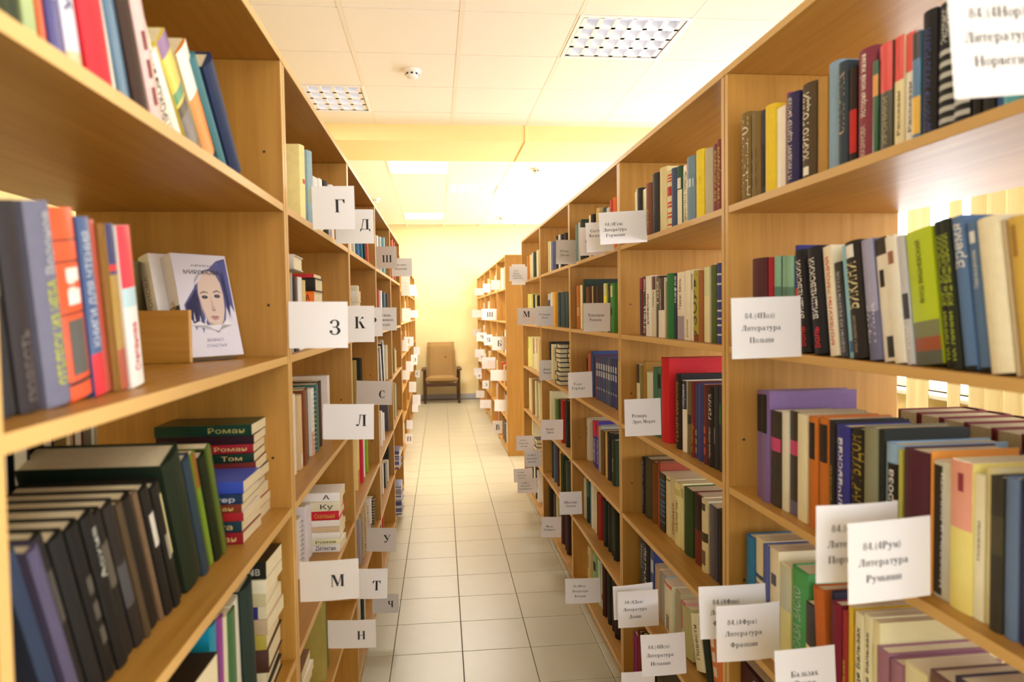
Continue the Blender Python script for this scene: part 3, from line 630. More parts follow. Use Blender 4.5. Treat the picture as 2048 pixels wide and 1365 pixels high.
(1.1672,0.0125,0.2243,0,'8c2823','H',0.148,{'t':[('Бальзак','d7aa32',0.1,0.8,0.6)]},1),
(1.1511,0.014,0.2362,0,'e6b428','P',0.156,{},1),
(1.1408,0.0089,0.2308,0,'282320','P',0.152,{'b':[(0.6,0.9,'dc7832')]},1),
(1.1189,0.0203,0.2376,0,'f0e1af','P',0.157,{'t':[('Оноре де Бальзак','3c3728',0.2,0.9,0.5)]},1),
(1.0972,0.0196,0.2435,0,'f0e1af','P',0.161,{'t':[('Оноре де Бальзак','3c3728',0.2,0.9,0.4)]},1),
(1.078,0.0179,0.2418,0,'ebdca0','P',0.16,{},1),
(1.0463,0.0296,0.2061,0,'8c5f6e','H',0.17,{},1),
(1.0163,0.0281,0.2012,0,'8c5f6e','H',0.17,{},1),
(0.9629,0.0502,0.2128,0,'e1d29b','P',0.14,{},1),
(0.9043,0.0555,0.226,0,'64463c','H',0.149,{},1),
(0.8554,0.0462,0.2465,0,'37283c','H',0.163,{},1),
]),
('R',1,5,0.03,[
(1.408,0.197,0.2264,0,'3c1419','H',0.16,{'t':[('СОБОР И ОКО','d7c3af',0.3,0.95,0.3)]},1),
]),
('R',2,1,0.015,[
(2.4182,0.0328,0.1726,0,'afa532','P',0.114,{},1),
(2.4019,0.0149,0.1782,0,'e6deb9','P',0.118,{},0),
(2.3575,0.0426,0.1745,0,'23232a','H',0.115,{},1),
(2.2933,0.061,0.1634,0,'96913c','P',0.108,{},1),
(2.2304,0.0588,0.1692,0,'6e3c28','H',0.112,{'t':[('Гофман','a08c64',0.1,0.5,0.5)]},1),
(2.1641,0.0633,0.189,0,'28282d','H',0.125,{},1),
(2.0962,0.0641,0.1938,0,'d7c38c','H',0.128,{},1),
(2.0441,0.0496,0.1729,0,'dccd9b','H',0.114,{'b':[(0.8,0.83,'be3c28'),(0.85,0.88,'be3c28'),(0.9,0.93,'be3c28'),(0.56,0.72,'a02823'),(0.42,0.46,'be3c28'),(0.36,0.4,'be3c28'),(0.25,0.28,'be3c28'),(0.18,0.22,'be3c28'),(0.05,0.08,'be3c28')]},1),
(2.001,0.0392,0.1702,0,'374264','H',0.112,{},1),
(1.9626,0.0353,0.1675,0,'285037','H',0.111,{'b':[(0.0,0.6,'e6dcb4')],'p':[(0.1,0.9,0.62,0.8,'d7d7c8')]},1),
(1.9137,0.0451,0.1625,0,'eee0b4','P',0.107,{'b':[(0.92,1.0,'e6b4aa')],'t':[('ГЕРМАН ГЕССЕ ПЕРЕВОДЫ','3c372d',0.02,0.9,0.6)]},1),
(1.8488,0.061,0.1725,0,'647d91','H',0.114,{'p':[(0.05,0.9,0.52,0.65,'c3d2e6')]},1),
(1.7906,0.0546,0.1766,0,'f0c828','H',0.117,{'t':[('~','b48c1e',0.5,0.6,0.5)]},1),
(1.7396,0.0477,0.1679,0,'afa58c','H',0.111,{},1),
(1.7031,0.0347,0.1699,0,'732d2d','H',0.112,{'t':[('Гёте Избранное','c8a05a',0.1,0.9,0.5)]},1),
(1.6681,0.0333,0.1719,0,'732d2d','H',0.113,{'t':[('Гёте Избранное','c8a05a',0.1,0.9,0.5)]},1),
]),
('R',2,2,0.035,[
(2.433,0.0277,0.2039,0,'8c1e28','P',0.135,{'b':[(0.0,0.8,'2d2837')]},1),
(2.3785,0.0514,0.2067,0,'2d2d41','P',0.136,{'t':[('Чтец','f0f0f0',0.05,0.5,0.5),('Роман','f0f0f0',0.75,0.95,0.5)]},1),
(2.3179,0.0575,0.2054,0,'f0e8d6','P',0.136,{'t':[('новеллы','5a5550',0.2,0.7,0.35)]},1),
(2.2764,0.0388,0.2011,0,'d2c8aa','P',0.133,{'b':[(0.78,1.0,'461e23')],'t':[('Повесть','5a5a46',0.5,0.75,0.4)]},1),
(2.2363,0.0375,0.2006,0,'3c2823','P',0.132,{'t':[('Том','e1d7c8',0.5,0.9,0.5)]},1),
(2.1749,0.0585,0.1918,0,'f0e6cd','P',0.127,{'b':[(0.46,1.0,'231c1c')],'t':[('БЕРНХАРД ШЛИНК','f4f0e6',0.48,0.82,0.6)]},1),
(2.16,0.0128,0.178,0,'a08c6e','P',0.117,{},0),
(2.0991,0.0564,0.2012,0,'1e6432','H',0.133,{},1),
(2.0597,0.0362,0.1999,0,'282346','H',0.132,{'t':[('Кафка','d7dce6',0.55,0.95,0.45)]},1),
(1.9992,0.0563,0.1998,0,'f5dec3','P',0.132,{'b':[(0.0,0.35,'8c8291')],'t':[('Генрих Бёлль','8c7d6e',0.45,0.9,0.35)]},1),
(1.9541,0.042,0.2009,0,'f0e1be','P',0.133,{'t':[('роман','a0916e',0.05,0.3,0.3)]},1),
(1.9183,0.0338,0.2012,0,'f0eadc','P',0.133,{'p':[(0.1,0.35,0.72,0.95,'322823')]},1),
(1.8822,0.034,0.1977,0,'a09137','H',0.13,{'b':[(0.0,0.1,'783c1e')],'t':[('~УЗОРЫ','504b14',0.05,0.95,0.7)]},1),
(1.8557,0.0247,0.1963,0,'91552d','H',0.13,{},1),
(1.8153,0.0378,0.2014,0,'f0e1aa','P',0.133,{'b':[(0.62,1.0,'d2d79b')]},1),
(1.7944,0.0193,0.2007,0,'9ba0aa','P',0.132,{},1),
(1.7614,0.0312,0.2039,0,'4b5a28','H',0.135,{},1),
(1.7332,0.0266,0.2067,0,'373c7d','H',0.136,{'b':[(0.85,0.87,'dcdcf0'),(0.73,0.75,'dcdcf0'),(0.52,0.54,'dcdcf0'),(0.4,0.42,'dcdcf0'),(0.3,0.32,'dcdcf0'),(0.22,0.24,'dcdcf0'),(0.1,0.12,'dcdcf0')]},1),
(1.7093,0.0217,0.2419,0,'f0ece1','P',0.1,{},1),
]),
('R',2,3,0.044,[
(2.4928,0.0398,0.2284,0,'e1d7b4','P',0.151,{'b':[(0.7,1.0,'1e1c19')]},1),
(2.4607,0.0293,0.2242,0,'78693c','H',0.148,{},1),
(2.4294,0.0285,0.2418,0,'966e28','H',0.16,{},1),
(2.3324,0.0621,0.2111,0,'c8c3a5','H',0.139,{},1),
(2.2908,0.0389,0.2316,0,'3c6450','H',0.153,{},1),
(2.2525,0.0357,0.2362,0,'3c6450','H',0.156,{'p':[(0.3,0.9,0.7,0.9,'1e2328')]},1),
(2.1598,0.0739,0.2712,0,'be141e','H',0.22,{'p':[(0.05,0.35,0.78,0.86,'641414')]},1),
(2.058,0.0402,0.2289,0,'1e1919','H',0.2,{'t':[('РЕМАРК СОБРАНИЕ','c88c28',0.1,0.9,0.5)]},1),
(2.0155,0.0337,0.2134,0,'e6d7b9','H',0.141,{'b':[(0.6,1.0,'2d2d41')],'t':[('~Избранное','d7d7dc',0.62,0.95,0.5)]},1),
(1.97,0.0416,0.2134,0,'5f5537','H',0.141,{'p':[(0.3,0.9,0.42,0.55,'28231e')]},1),
(1.9413,0.0268,0.216,0,'641e19','H',0.143,{'t':[('~ТРИ ТОВАРИЩА','d7a032',0.05,0.45,0.6)]},1),
(1.9279,0.0117,0.214,0,'373c6e','H',0.141,{'t':[('~','d7c832',0.05,0.4,0.6)]},0),
(1.8693,0.0563,0.2163,0,'2d3269','H',0.143,{},1),
(1.8419,0.0249,0.2179,0,'5a1e1e','H',0.144,{'t':[('~','c8643c',0.1,0.5,0.4)]},1),
(1.8075,0.0326,0.2146,0,'28231f','H',0.142,{'t':[('РЕМАРК','e6e1d7',0.6,0.92,0.6),('Черный обелиск','bebab4',0.1,0.5,0.35)]},1),
(1.7793,0.0265,0.2204,0,'32323a','H',0.145,{'p':[(0.1,0.4,0.3,0.5,'c8c8c8')]},1),
(1.7409,0.0366,0.225,0,'282d37','H',0.149,{'p':[(0.1,0.6,0.55,0.78,'286428')]},1),
]),
('R',2,4,0.083,[
(2.56,0.0275,0.2124,0,'23232d','H',0.14,{'t':[('Томас Манн','8c96be',0.05,0.95,0.5)]},0),
(2.4863,0.0704,0.2204,0,'46412d','H',0.145,{},1),
(2.4271,0.0551,0.2192,0,'643c14','H',0.145,{},1),
(2.3926,0.032,0.2281,0,'8c3c23','H',0.151,{},1),
(2.3285,0.0603,0.2002,0,'19191e','P',0.132,{'b':[(0.86,0.9,'2d648c'),(0.78,0.82,'2d648c'),(0.7,0.74,'2d648c'),(0.62,0.66,'2d648c'),(0.5,0.54,'2d648c'),(0.42,0.46,'2d648c'),(0.34,0.38,'2d648c'),(0.26,0.3,'2d648c'),(0.15,0.18,'2d648c')]},1),
(2.2822,0.0419,0.2057,0,'e6d29b','P',0.136,{'b':[(0.92,0.94,'3c3728')]},1),
(2.2274,0.0513,0.2085,0,'dcc896','P',0.138,{'t':[('Избранное','966e46',0.1,0.6,0.4)]},1),
(2.1753,0.0488,0.2063,0,'f0e696','P',0.136,{'b':[(0.8,0.9,'c3b969')],'t':[('ТОЛСТЫЙ ТОМ','505028',0.2,0.7,0.4)]},1),
(2.151,0.0223,0.2131,0,'f0e196','P',0.141,{'b':[(0.78,0.92,'aaa064')]},1),
(2.0736,0.0739,0.2085,0,'2d461e','H',0.138,{},1),
(1.9915,0.0718,0.211,0,'64231a','H',0.139,{'b':[(0.5,1.0,'321a19')]},1),
(1.9424,0.0457,0.2131,0,'dccd9b','H',0.141,{'b':[(0.42,0.55,'46412d')],'p':[(0.2,0.8,0.85,0.95,'504b37'),(0.2,0.8,0.1,0.3,'64553c')]},1),
(1.8781,0.0582,0.2083,0,'3c3c50','P',0.137,{},1),
(1.8364,0.0393,0.2119,0,'232328','H',0.14,{},1),
]),
('R',2,5,0.06,[
(2.4995,0.0607,0.2198,0,'3c4655','H',0.145,{'t':[('Роман','a0aab4',0.5,0.9,0.4)]},1),
(2.4375,0.0578,0.2304,0,'23232a','H',0.152,{'t':[('ЧТО ДАЛЬШЕ БУДЕТ','f0f0f0',0.1,0.95,0.6)]},1),
(2.3874,0.0461,0.2267,0,'2d3c78','P',0.15,{'p':[(0.3,0.9,0.6,0.8,'b4b9c8')]},1),
(2.3305,0.0531,0.1758,0,'af916e','P',0.116,{},1),
(2.2733,0.0535,0.1686,0,'8c9191','P',0.111,{},1),
(2.1955,0.0739,0.1637,0,'ebe6be','P',0.108,{'b':[(0.93,1.0,'c85032')],'t':[('ВВВВ','37322d',0.05,0.35,0.6)]},1),
(2.1191,0.0442,0.1716,0,'9b9169','P',0.113,{},1),
(2.0806,0.0355,0.1546,0,'d25a73','P',0.105,{'b':[(0.0,0.45,'c8c3a0')]},1),
(2.0009,0.073,0.1516,8.9,'a09b5f','P',0.105,{},1),
(1.9085,0.0691,0.1595,20.7,'f0e6b9','P',0.105,{'t':[('Повести','8c6e5a',0.2,0.8,0.4)]},1),
(1.8596,0.0402,0.1783,18.4,'1e2d1e','H',0.118,{},1),
(1.8038,0.0483,0.1932,15.9,'d26e32','P',0.127,{'t':[('~','f0e6dc',0.2,0.8,0.5)]},1),
]),
('R',2,6,0.04,[
(2.5404,0.0469,0.1554,0,'8c1478','P',0.105,{},1),
(2.4682,0.0681,0.1836,0,'6e231e','H',0.121,{},1),
(2.4058,0.0585,0.2099,0,'32231e','H',0.139,{},1),
(2.3281,0.0739,0.2456,0,'3c2d1e','H',0.162,{},1),
(2.2223,0.0739,0.292,0,'3c3219','H',0.193,{'t':[('~','b4963c',0.2,0.7,0.5)]},1),
]),
('R',3,1,0.02,[
(3.4612,0.0492,0.1882,0,'5f7882','H',0.124,{},0),
(3.3997,0.0492,0.1903,0,'b4b49b','H',0.126,{},0),
(3.3238,0.0492,0.1952,0,'28372d','H',0.129,{},0),
(3.168,0.0364,0.1932,0,'e1cd9b','P',0.128,{},0),
(3.1144,0.0492,0.1907,0,'28282a','H',0.126,{},0),
(3.0384,0.0403,0.1873,0,'e6d28c','P',0.124,{},0),
(2.9817,0.0492,0.1991,0,'c8a564','H',0.131,{},0),
(2.888,0.0426,0.1863,0,'3c4b55','H',0.123,{},0),
(2.8349,0.0492,0.1797,0,'c3c8c3','P',0.119,{},0),
(2.7514,0.0387,0.1954,0,'be321e','H',0.129,{},0),
(2.7078,0.0389,0.2005,0,'dc6428','H',0.132,{},0),
]),
('R',3,2,0.03,[
(3.4843,0.0492,0.218,0,'b4642d','H',0.144,{'b':[(0.3,0.5,'d28c5a')]},0),
(3.423,0.0492,0.2177,0,'ebd796','P',0.144,{},0),
(3.3554,0.0492,0.2437,0,'1e3228','H',0.21,{},0),
(3.2509,0.0492,0.204,0,'5a371e','H',0.135,{},0),
(3.1805,0.018,0.2037,0,'b4a078','P',0.134,{},0),
(3.1269,0.0492,0.2021,0,'322319','H',0.133,{},0),
(3.07,0.0492,0.2039,0,'372819','H',0.135,{},0),
(2.9201,0.0492,0.205,0,'ebe13c','P',0.135,{'b':[(0.75,1.0,'b4c396')]},1),
(2.86,0.0383,0.2026,0,'2d4123','H',0.134,{'t':[('~','b4b450',0.1,0.9,0.5)]},0),
(2.807,0.0492,0.2012,0,'3c7832','H',0.133,{'p':[(0.1,0.8,0.72,0.95,'d2b982'),(0.3,0.7,0.35,0.5,'1e231e')]},1),
]),
('R',3,3,0.081,[
(3.528,0.0492,0.1825,0,'5a1914','H',0.12,{},0),
(3.4654,0.0492,0.2146,0,'a5553c','H',0.142,{},0),
(3.4087,0.0492,0.2259,0,'2d4173','H',0.149,{},0),
(3.3322,0.043,0.2103,0,'6e2828','H',0.139,{},0),
(3.2929,0.034,0.2082,0,'3c466e','H',0.137,{'p':[(0.15,0.85,0.72,0.85,'b4b9c3'),(0.15,0.85,0.55,0.68,'b4b9c3'),(0.2,0.8,0.25,0.3,'9096a0')]},0),
(3.2577,0.0332,0.2087,0,'3c466e','H',0.138,{'p':[(0.15,0.85,0.72,0.85,'b4b9c3'),(0.15,0.85,0.55,0.68,'b4b9c3'),(0.2,0.8,0.25,0.3,'9096a0')]},0),
(3.2234,0.0323,0.2091,0,'3c466e','H',0.138,{'p':[(0.15,0.85,0.72,0.85,'b4b9c3'),(0.15,0.85,0.55,0.68,'b4b9c3'),(0.2,0.8,0.25,0.3,'9096a0')]},0),
(3.1899,0.0316,0.2095,0,'3c466e','H',0.138,{'p':[(0.15,0.85,0.72,0.85,'b4b9c3'),(0.15,0.85,0.55,0.68,'b4b9c3'),(0.2,0.8,0.25,0.3,'9096a0')]},0),
(3.1572,0.0308,0.2099,0,'3c466e','H',0.139,{'p':[(0.15,0.85,0.72,0.85,'b4b9c3'),(0.15,0.85,0.55,0.68,'b4b9c3'),(0.2,0.8,0.25,0.3,'9096a0')]},0),
(3.1239,0.03,0.2105,0,'46506e','H',0.139,{'p':[(0.15,0.85,0.72,0.85,'b4b9c3'),(0.15,0.85,0.55,0.68,'b4b9c3'),(0.2,0.8,0.25,0.3,'9096a0')]},0),
(3.0927,0.0293,0.2109,0,'46506e','H',0.139,{'p':[(0.15,0.85,0.72,0.85,'b4b9c3'),(0.15,0.85,0.55,0.68,'b4b9c3'),(0.2,0.8,0.25,0.3,'9096a0')]},0),
(3.0623,0.0286,0.2112,0,'46506e','H',0.139,{'p':[(0.15,0.85,0.72,0.85,'b4b9c3'),(0.15,0.85,0.55,0.68,'b4b9c3'),(0.2,0.8,0.25,0.3,'9096a0')]},0),
(3.0326,0.028,0.2116,0,'323c69','H',0.14,{'p':[(0.15,0.85,0.72,0.85,'b4b9c3'),(0.15,0.85,0.55,0.68,'b4b9c3'),(0.2,0.8,0.25,0.3,'9096a0')]},0),
(3.0035,0.0274,0.212,0,'323c69','H',0.14,{'p':[(0.15,0.85,0.72,0.85,'b4b9c3'),(0.15,0.85,0.55,0.68,'b4b9c3'),(0.2,0.8,0.25,0.3,'9096a0')]},0),
(2.9739,0.0267,0.2124,0,'323c69','H',0.14,{'p':[(0.15,0.85,0.72,0.85,'b4b9c3'),(0.15,0.85,0.55,0.68,'b4b9c3'),(0.2,0.8,0.25,0.3,'9096a0')]},0),
(2.9462,0.0261,0.2128,0,'323c69','H',0.14,{'p':[(0.15,0.85,0.72,0.85,'b4b9c3'),(0.15,0.85,0.55,0.68,'b4b9c3'),(0.2,0.8,0.25,0.3,'9096a0')]},0),
(2.9179,0.0255,0.2102,0,'e1d7af','P',0.139,{},0),
]),
('R',3,4,0.08,[
(3.528,0.0492,0.2156,0,'d2c8a5','H',0.142,{'t':[('Пьесы','78735f',0.5,0.8,0.4)]},0),
(3.4103,0.0463,0.2205,0,'41328c','P',0.146,{'b':[(0.66,1.0,'d21e37')],'t':[('УОЛЬПОЛ','dcdcf0',0.1,0.6,0.6)]},0),
(3.3648,0.0416,0.228,0,'41328c','P',0.151,{'b':[(0.66,1.0,'d21e37')],'t':[('УОЛЬПОЛ','dcdcf0',0.1,0.6,0.6)]},0),
(3.3176,0.0433,0.2358,0,'41328c','P',0.156,{'b':[(0.66,1.0,'d21e37')],'t':[('УОЛЬПОЛ','dcdcf0',0.1,0.6,0.6)]},0),
(3.2645,0.0492,0.2182,0,'9ba096','H',0.144,{},0),
(3.1953,0.0492,0.207,0,'64461e','H',0.137,{},0),
(3.1409,0.0325,0.2097,0,'d2af6e','P',0.138,{},0),
(3.0855,0.0492,0.2164,0,'1e2328','H',0.143,{'t':[('~','8c8c82',0.6,0.9,0.4)]},0),
(3.0367,0.0362,0.2212,0,'14231e','H',0.146,{},0),
(2.9842,0.0492,0.2009,0,'233c28','H',0.133,{'t':[('Шоу','bec3b4',0.3,0.6,0.3)]},0),
]),
('R',3,5,0.06,[
(3.528,0.0492,0.207,0,'cdc8b4','P',0.137,{},0),
(3.4496,0.0492,0.2172,0,'1e3223','H',0.143,{'b':[(0.6,1.0,'3c5a46')]},0),
(3.3941,0.0454,0.2084,0,'5f91af','P',0.138,{},0),
(3.3403,0.0492,0.2305,0,'e6e6e6','P',0.152,{},0),
(3.2809,0.0492,0.2154,0,'dccd8c','P',0.142,{},0),
(3.2318,0.0445,0.199,0,'3c1914','H',0.131,{},0),
(3.1784,0.0492,0.2164,0,'8c1e19','H',0.143,{},0),
(3.0822,0.0492,0.2094,0,'1e2321','H',0.138,{},0),
(3.0086,0.0475,0.2158,0,'19231e','H',0.142,{},0),
(2.9542,0.0492,0.2235,0,'1e2d23','H',0.148,{},1),
(2.899,0.0492,0.2404,0,'14231e','H',0.159,{'p':[(0.2,0.8,0.15,0.85,'2d3c32')]},1),
]),
('R',3,6,0.05,[
(3.3702,0.0492,0.2199,0,'cdb478','H',0.145,{'p':[(0.3,0.7,0.5,0.8,'8c7d50')]},0),
(3.2739,0.0492,0.2195,0,'8caf7d','P',0.145,{'b':[(0.6,0.8,'1e231e')]},0),
(3.185,0.0492,0.214,0,'b4c8a0','P',0.141,{},0),
(3.1247,0.0469,0.2084,0,'f0e6dc','P',0.138,{'b':[(0.2,0.35,'b42823')]},0),
(3.0704,0.0492,0.2288,0,'3c1914','H',0.151,{},0),
(2.9834,0.0492,0.2278,0,'192319','H',0.15,{},1),
(2.9125,0.0492,0.2289,0,'3c1914','H',0.151,{},1),
(2.8483,0.0492,0.2394,0,'281914','H',0.158,{},1),
]),
('R',4,1,0.02,[
(4.3353,0.0403,0.192,0,'e1cd8c','P',0.127,{},0),
(4.2818,0.046,0.1858,0,'f0e6be','P',0.123,{},0),
(4.2187,0.0492,0.18,0,'6973a5','H',0.119,{},0),
(4.0547,0.0492,0.1969,0,'231e28','H',0.13,{},0),
(3.9598,0.0492,0.1924,0,'e1dcd2','P',0.127,{},0),
(3.8802,0.0492,0.1862,0,'28283c','H',0.123,{},0),
(3.8112,0.0418,0.1824,0,'c8c8c8','P',0.12,{},0),
(3.756,0.0492,0.1801,0,'32282d','H',0.119,{},0),
]),
('R',4,2,0.03,[
(4.4251,0.0492,0.204,0,'c8cdd2','H',0.135,{'b':[(0.5,0.8,'32416e')]},0),
(4.2979,0.0492,0.2089,0,'f0e6b4','P',0.138,{},0),
(4.2126,0.0492,0.2081,0,'eb9b28','P',0.137,{},0),
(4.0635,0.0492,0.2018,0,'374b50','H',0.133,{},0),
(3.9696,0.0492,0.1991,0,'374b50','H',0.131,{},0),
(3.8854,0.0492,0.1991,0,'374b50','H',0.131,{},0),
(3.8046,0.0492,0.1976,0,'374b50','H',0.13,{},0),
]),
('R',4,3,0.03,[
(4.4076,0.0409,0.2341,0,'23231e','H',0.154,{},0),
(4.3534,0.0432,0.2196,0,'e6dca0','P',0.145,{},0),
]),
('R',4,4,0.04,[
(4.473,0.0492,0.2536,0,'d7cda0','P',0.167,{},0),
(4.2891,0.0492,0.226,0,'5a7d37','P',0.149,{},0),
(4.1497,0.0492,0.2388,0,'1e321e','H',0.158,{},0),
(4.0275,0.0492,0.2496,0,'a01919','H',0.165,{},0),
(3.8956,0.0492,0.2628,0,'19281e','H',0.173,{},0),
]),
('R',4,5,0.04,[
(4.4261,0.0492,0.235,0,'231e19','H',0.155,{},0),
(4.3111,0.0492,0.2406,0,'3c556e','H',0.159,{},0),
(4.2144,0.0492,0.2359,0,'461919','H',0.156,{},0),
(4.1278,0.0492,0.2356,0,'cda046','H',0.155,{},0),
(4.0622,0.0492,0.2229,0,'283c23','H',0.147,{},0),
(3.9037,0.0492,0.2175,0,'3c4641','H',0.144,{},0),
]),
('R',4,6,0.04,[
(4.548,0.0492,0.2187,0,'231914','H',0.144,{},0),
(4.3724,0.0492,0.2236,0,'4b3c2d','H',0.148,{},0),
(4.2631,0.0492,0.2383,0,'beb482','P',0.157,{},0),
(4.0823,0.0492,0.227,0,'46191e','H',0.15,{},0),
(3.9722,0.0492,0.2406,0,'37141e','H',0.159,{},0),
(3.8925,0.0492,0.2512,0,'2d1414','H',0.166,{},0),
]),
('R',5,1,0.02,[
(5.3517,0.0492,0.1844,0,'be7332','H',0.122,{},0),
(5.2393,0.0492,0.1837,0,'ebd78c','P',0.121,{},0),
(5.0838,0.0492,0.1857,0,'e6e6d7','P',0.123,{},0),
(4.9912,0.0492,0.1834,0,'374b41','H',0.121,{},0),
(4.8755,0.0492,0.1835,0,'f0e69b','P',0.121,{},0),
(4.7901,0.0492,0.1824,0,'e6dcb4','P',0.12,{},0),
]),
('R',5,2,0.02,[
(5.3352,0.0492,0.2266,0,'e6dc64','P',0.15,{},0),
(5.2438,0.0492,0.2238,0,'ebe19b','P',0.148,{},0),
(5.1362,0.0492,0.2208,0,'d7d250','P',0.146,{},0),
(5.0236,0.0492,0.2152,0,'46411e','H',0.142,{},0),
(4.9512,0.0492,0.2098,0,'e1e1a0','P',0.138,{},0),
(4.8548,0.0492,0.2042,0,'1e1e19','H',0.135,{},0),
]),
('R',5,3,0.03,[
(5.436,0.0492,0.2323,0,'f0eb82','P',0.153,{'b':[(0.6,1.0,'b4b428')]},0),
(5.2627,0.0492,0.2336,0,'ebdc96','P',0.154,{},0),
(5.1656,0.0492,0.231,0,'f0e6aa','P',0.152,{'b':[(0.5,1.0,'824623')]},0),
(5.0264,0.0492,0.2328,0,'f0e6be','P',0.154,{'b':[(0.55,1.0,'be7d6e')]},0),
(4.8943,0.0492,0.2275,0,'e1cd82','P',0.15,{},0),
]),
('R',5,4,0.03,[
(5.4458,0.0492,0.2495,0,'ebe1a5','P',0.165,{},0),
(5.3173,0.0492,0.257,0,'e1cd91','P',0.17,{},0),
(5.1994,0.0492,0.2608,0,'8c6432','H',0.172,{},0),
(5.1049,0.0492,0.2607,0,'ebe1a5','P',0.172,{},0),
(4.9958,0.0492,0.2638,0,'64737d','P',0.174,{},0),
(4.9083,0.0492,0.2667,0,'e1d791','P',0.176,{},0),
]),
('R',5,5,0.03,[
(5.2877,0.0492,0.2583,0,'e6dca5','P',0.17,{'b':[(0.2,0.5,'46554b')]},0),
]),
('R',5,6,0.03,[
(5.2895,0.0492,0.2094,0,'23231e','H',0.138,{},0),
(5.2212,0.0492,0.2251,0,'e6e6d2','P',0.149,{},0),
(5.1173,0.0492,0.2345,0,'1e1e1e','H',0.155,{},0),
(5.0173,0.0492,0.2282,0,'e1dcd2','P',0.151,{'t':[('~','503c32',0.1,0.9,0.6)]},0),
]),
('L',1,1,0.03,[
(1.3019,0.0511,0.2121,-46,'1e2d50','H',0.14,{},1),
(1.2571,0.0277,0.2062,-47.2,'3c6e78','H',0.136,{},1),
(1.1774,0.0536,0.1826,-43.5,'e6781e','P',0.121,{'b':[(0.6,1.0,'f5f0dc')],'c':'dcc8a0'},1),
(1.0868,0.0424,0.1672,-45.9,'dcbe3c','P',0.11,{'b':[(0.85,1.0,'6e4682'),(0.45,0.55,'28825a'),(0.0,0.32,'5a5a64'),(0.32,0.42,'23190f')]},1),
(1.0537,0.0224,0.133,-42.3,'f0ebe1','P',0.105,{},1),
(1.0033,0.039,0.1519,-35.6,'f0e6c8','P',0.105,{'t':[('ПРОКОФЬЕВ','463228',0.05,0.7,0.5)]},1),
(0.9595,0.0376,0.2,-24,'d7aaaa','P',0.132,{'t':[('~','8c3c3c',0.1,0.6,0.3)]},1),
(0.9183,0.0355,0.21,-22,'3c281e','H',0.139,{},1),
(0.8853,0.0268,0.2,-20,'3c6482','P',0.132,{},1),
(0.8579,0.0242,0.2,-18,'f0e6cd','P',0.132,{},1),
(0.8019,0.052,0.22,-16,'d2232d','H',0.145,{},1),
(0.7647,0.0302,0.21,-14,'bec3d2','P',0.139,{'b':[(0.0,0.12,'beaf82')],'t':[('Устинов','3c4678',0.3,0.8,0.45)]},1),
(0.7564,0.0069,0.2,-13,'463c37','H',0.132,{},1),
(0.7277,0.0265,0.2,-12,'32326e','P',0.132,{'t':[('Сонеты','c3c3dc',0.3,0.7,0.5)]},1),
(0.7166,0.0096,0.19,-11,'d2552d','P',0.125,{},1),
(0.694,0.0208,0.2,-10,'96a56e','H',0.132,{},1),
(0.6657,0.0266,0.2,-9,'2d371e','H',0.132,{},1),
(0.6409,0.0233,0.2,-8,'2d3719','H',0.132,{},1),
]),
('L',1,2,0.051,[
(0.9229,0.0369,0.201,-8.5,'f5f0eb','P',0.133,{'b':[(0.62,1.0,'e62d41'),(0.5,0.62,'aad2e6')],'t':[('Степанова','d24650',0.1,0.4,0.4)]},1),
(0.9003,0.0204,0.2005,-8.5,'a07d37','P',0.132,{'b':[(0.7,1.0,'282d5f'),(0.0,0.25,'a0462d'),(0.72,0.76,'c81e28')]},1),
(0.8872,0.012,0.1992,-8.5,'78501e','H',0.131,{},1),
(0.8621,0.0229,0.2002,-8.5,'a53c2d','P',0.132,{},1),
(0.8337,0.026,0.1994,-8.5,'37507d','P',0.132,{'b':[(0.0,0.24,'d21928')],'t':[('КНИГИ ДЛЯ ЧТЕНИЯ','c8d2e1',0.28,0.92,0.55)]},1),
(0.786,0.0444,0.2025,-8.5,'e14b1e','P',0.134,{'b':[(0.83,0.84,'281410'),(0.72,0.73,'281410'),(0.45,0.46,'281410'),(0.08,0.1,'281410')],'p':[(0.3,0.9,0.62,0.69,'fae6dc'),(0.3,0.9,0.5,0.58,'fae6dc'),(0.2,0.9,0.13,0.42,'50504b')],'t':[('~','fae6dc',0.55,0.7,0.3)]},1),
(0.7795,0.005,0.2012,-8.5,'46379b','P',0.133,{},1),
(0.7333,0.0441,0.2012,-8.5,'5f5f73','H',0.13,{'t':[('ОТБЛЕСК ИЗ НЕБА','c8cd28',0.1,0.62,0.42),('Воронов','bebec3',0.65,0.95,0.35)]},1),
(0.6929,0.0317,0.1954,-8.5,'2d2628','H',0.12,{'t':[('ПОВЕСТЬ','6e6460',0.05,0.4,0.4)]},1),
(0.6693,0.0223,0.1957,-8.5,'28282a','H',0.12,{'b':[(0.55,0.9,'5a5a50')]},1),
(0.6522,0.0161,0.2065,-8.5,'3c4637','H',0.136,{'b':[(0.2,0.4,'8c2319')]},1),
]),
('L',1,3,0.06,[
(1.3117,0.0162,0.216,-21,'324b28','H',0.162,{},1),
(1.2899,0.0172,0.22,-21,'506423','P',0.161,{},1),
(1.2557,0.027,0.208,-21,'1e280f','H',0.161,{},1),
(1.2344,0.0155,0.22,-21,'6e912d','P',0.162,{'b':[(0.7,1.0,'8c5a28')]},1),
(1.2178,0.0129,0.224,-21,'a07346','P',0.162,{},1),
(1.1848,0.0263,0.22,-21,'283c4b','H',0.167,{},1),
(1.1114,0.0657,0.229,-21,'1e2d1e','H',0.2,{},1),
(1.085,0.0157,0.208,-21,'1e1c14','H',0.11,{'p':[(0.4,0.9,0.4,0.9,'dcd291')]},1),
(1.0608,0.0195,0.208,-21,'1c1c19','H',0.165,{'p':[(0.3,0.9,0.4,0.6,'8c877d')]},1),
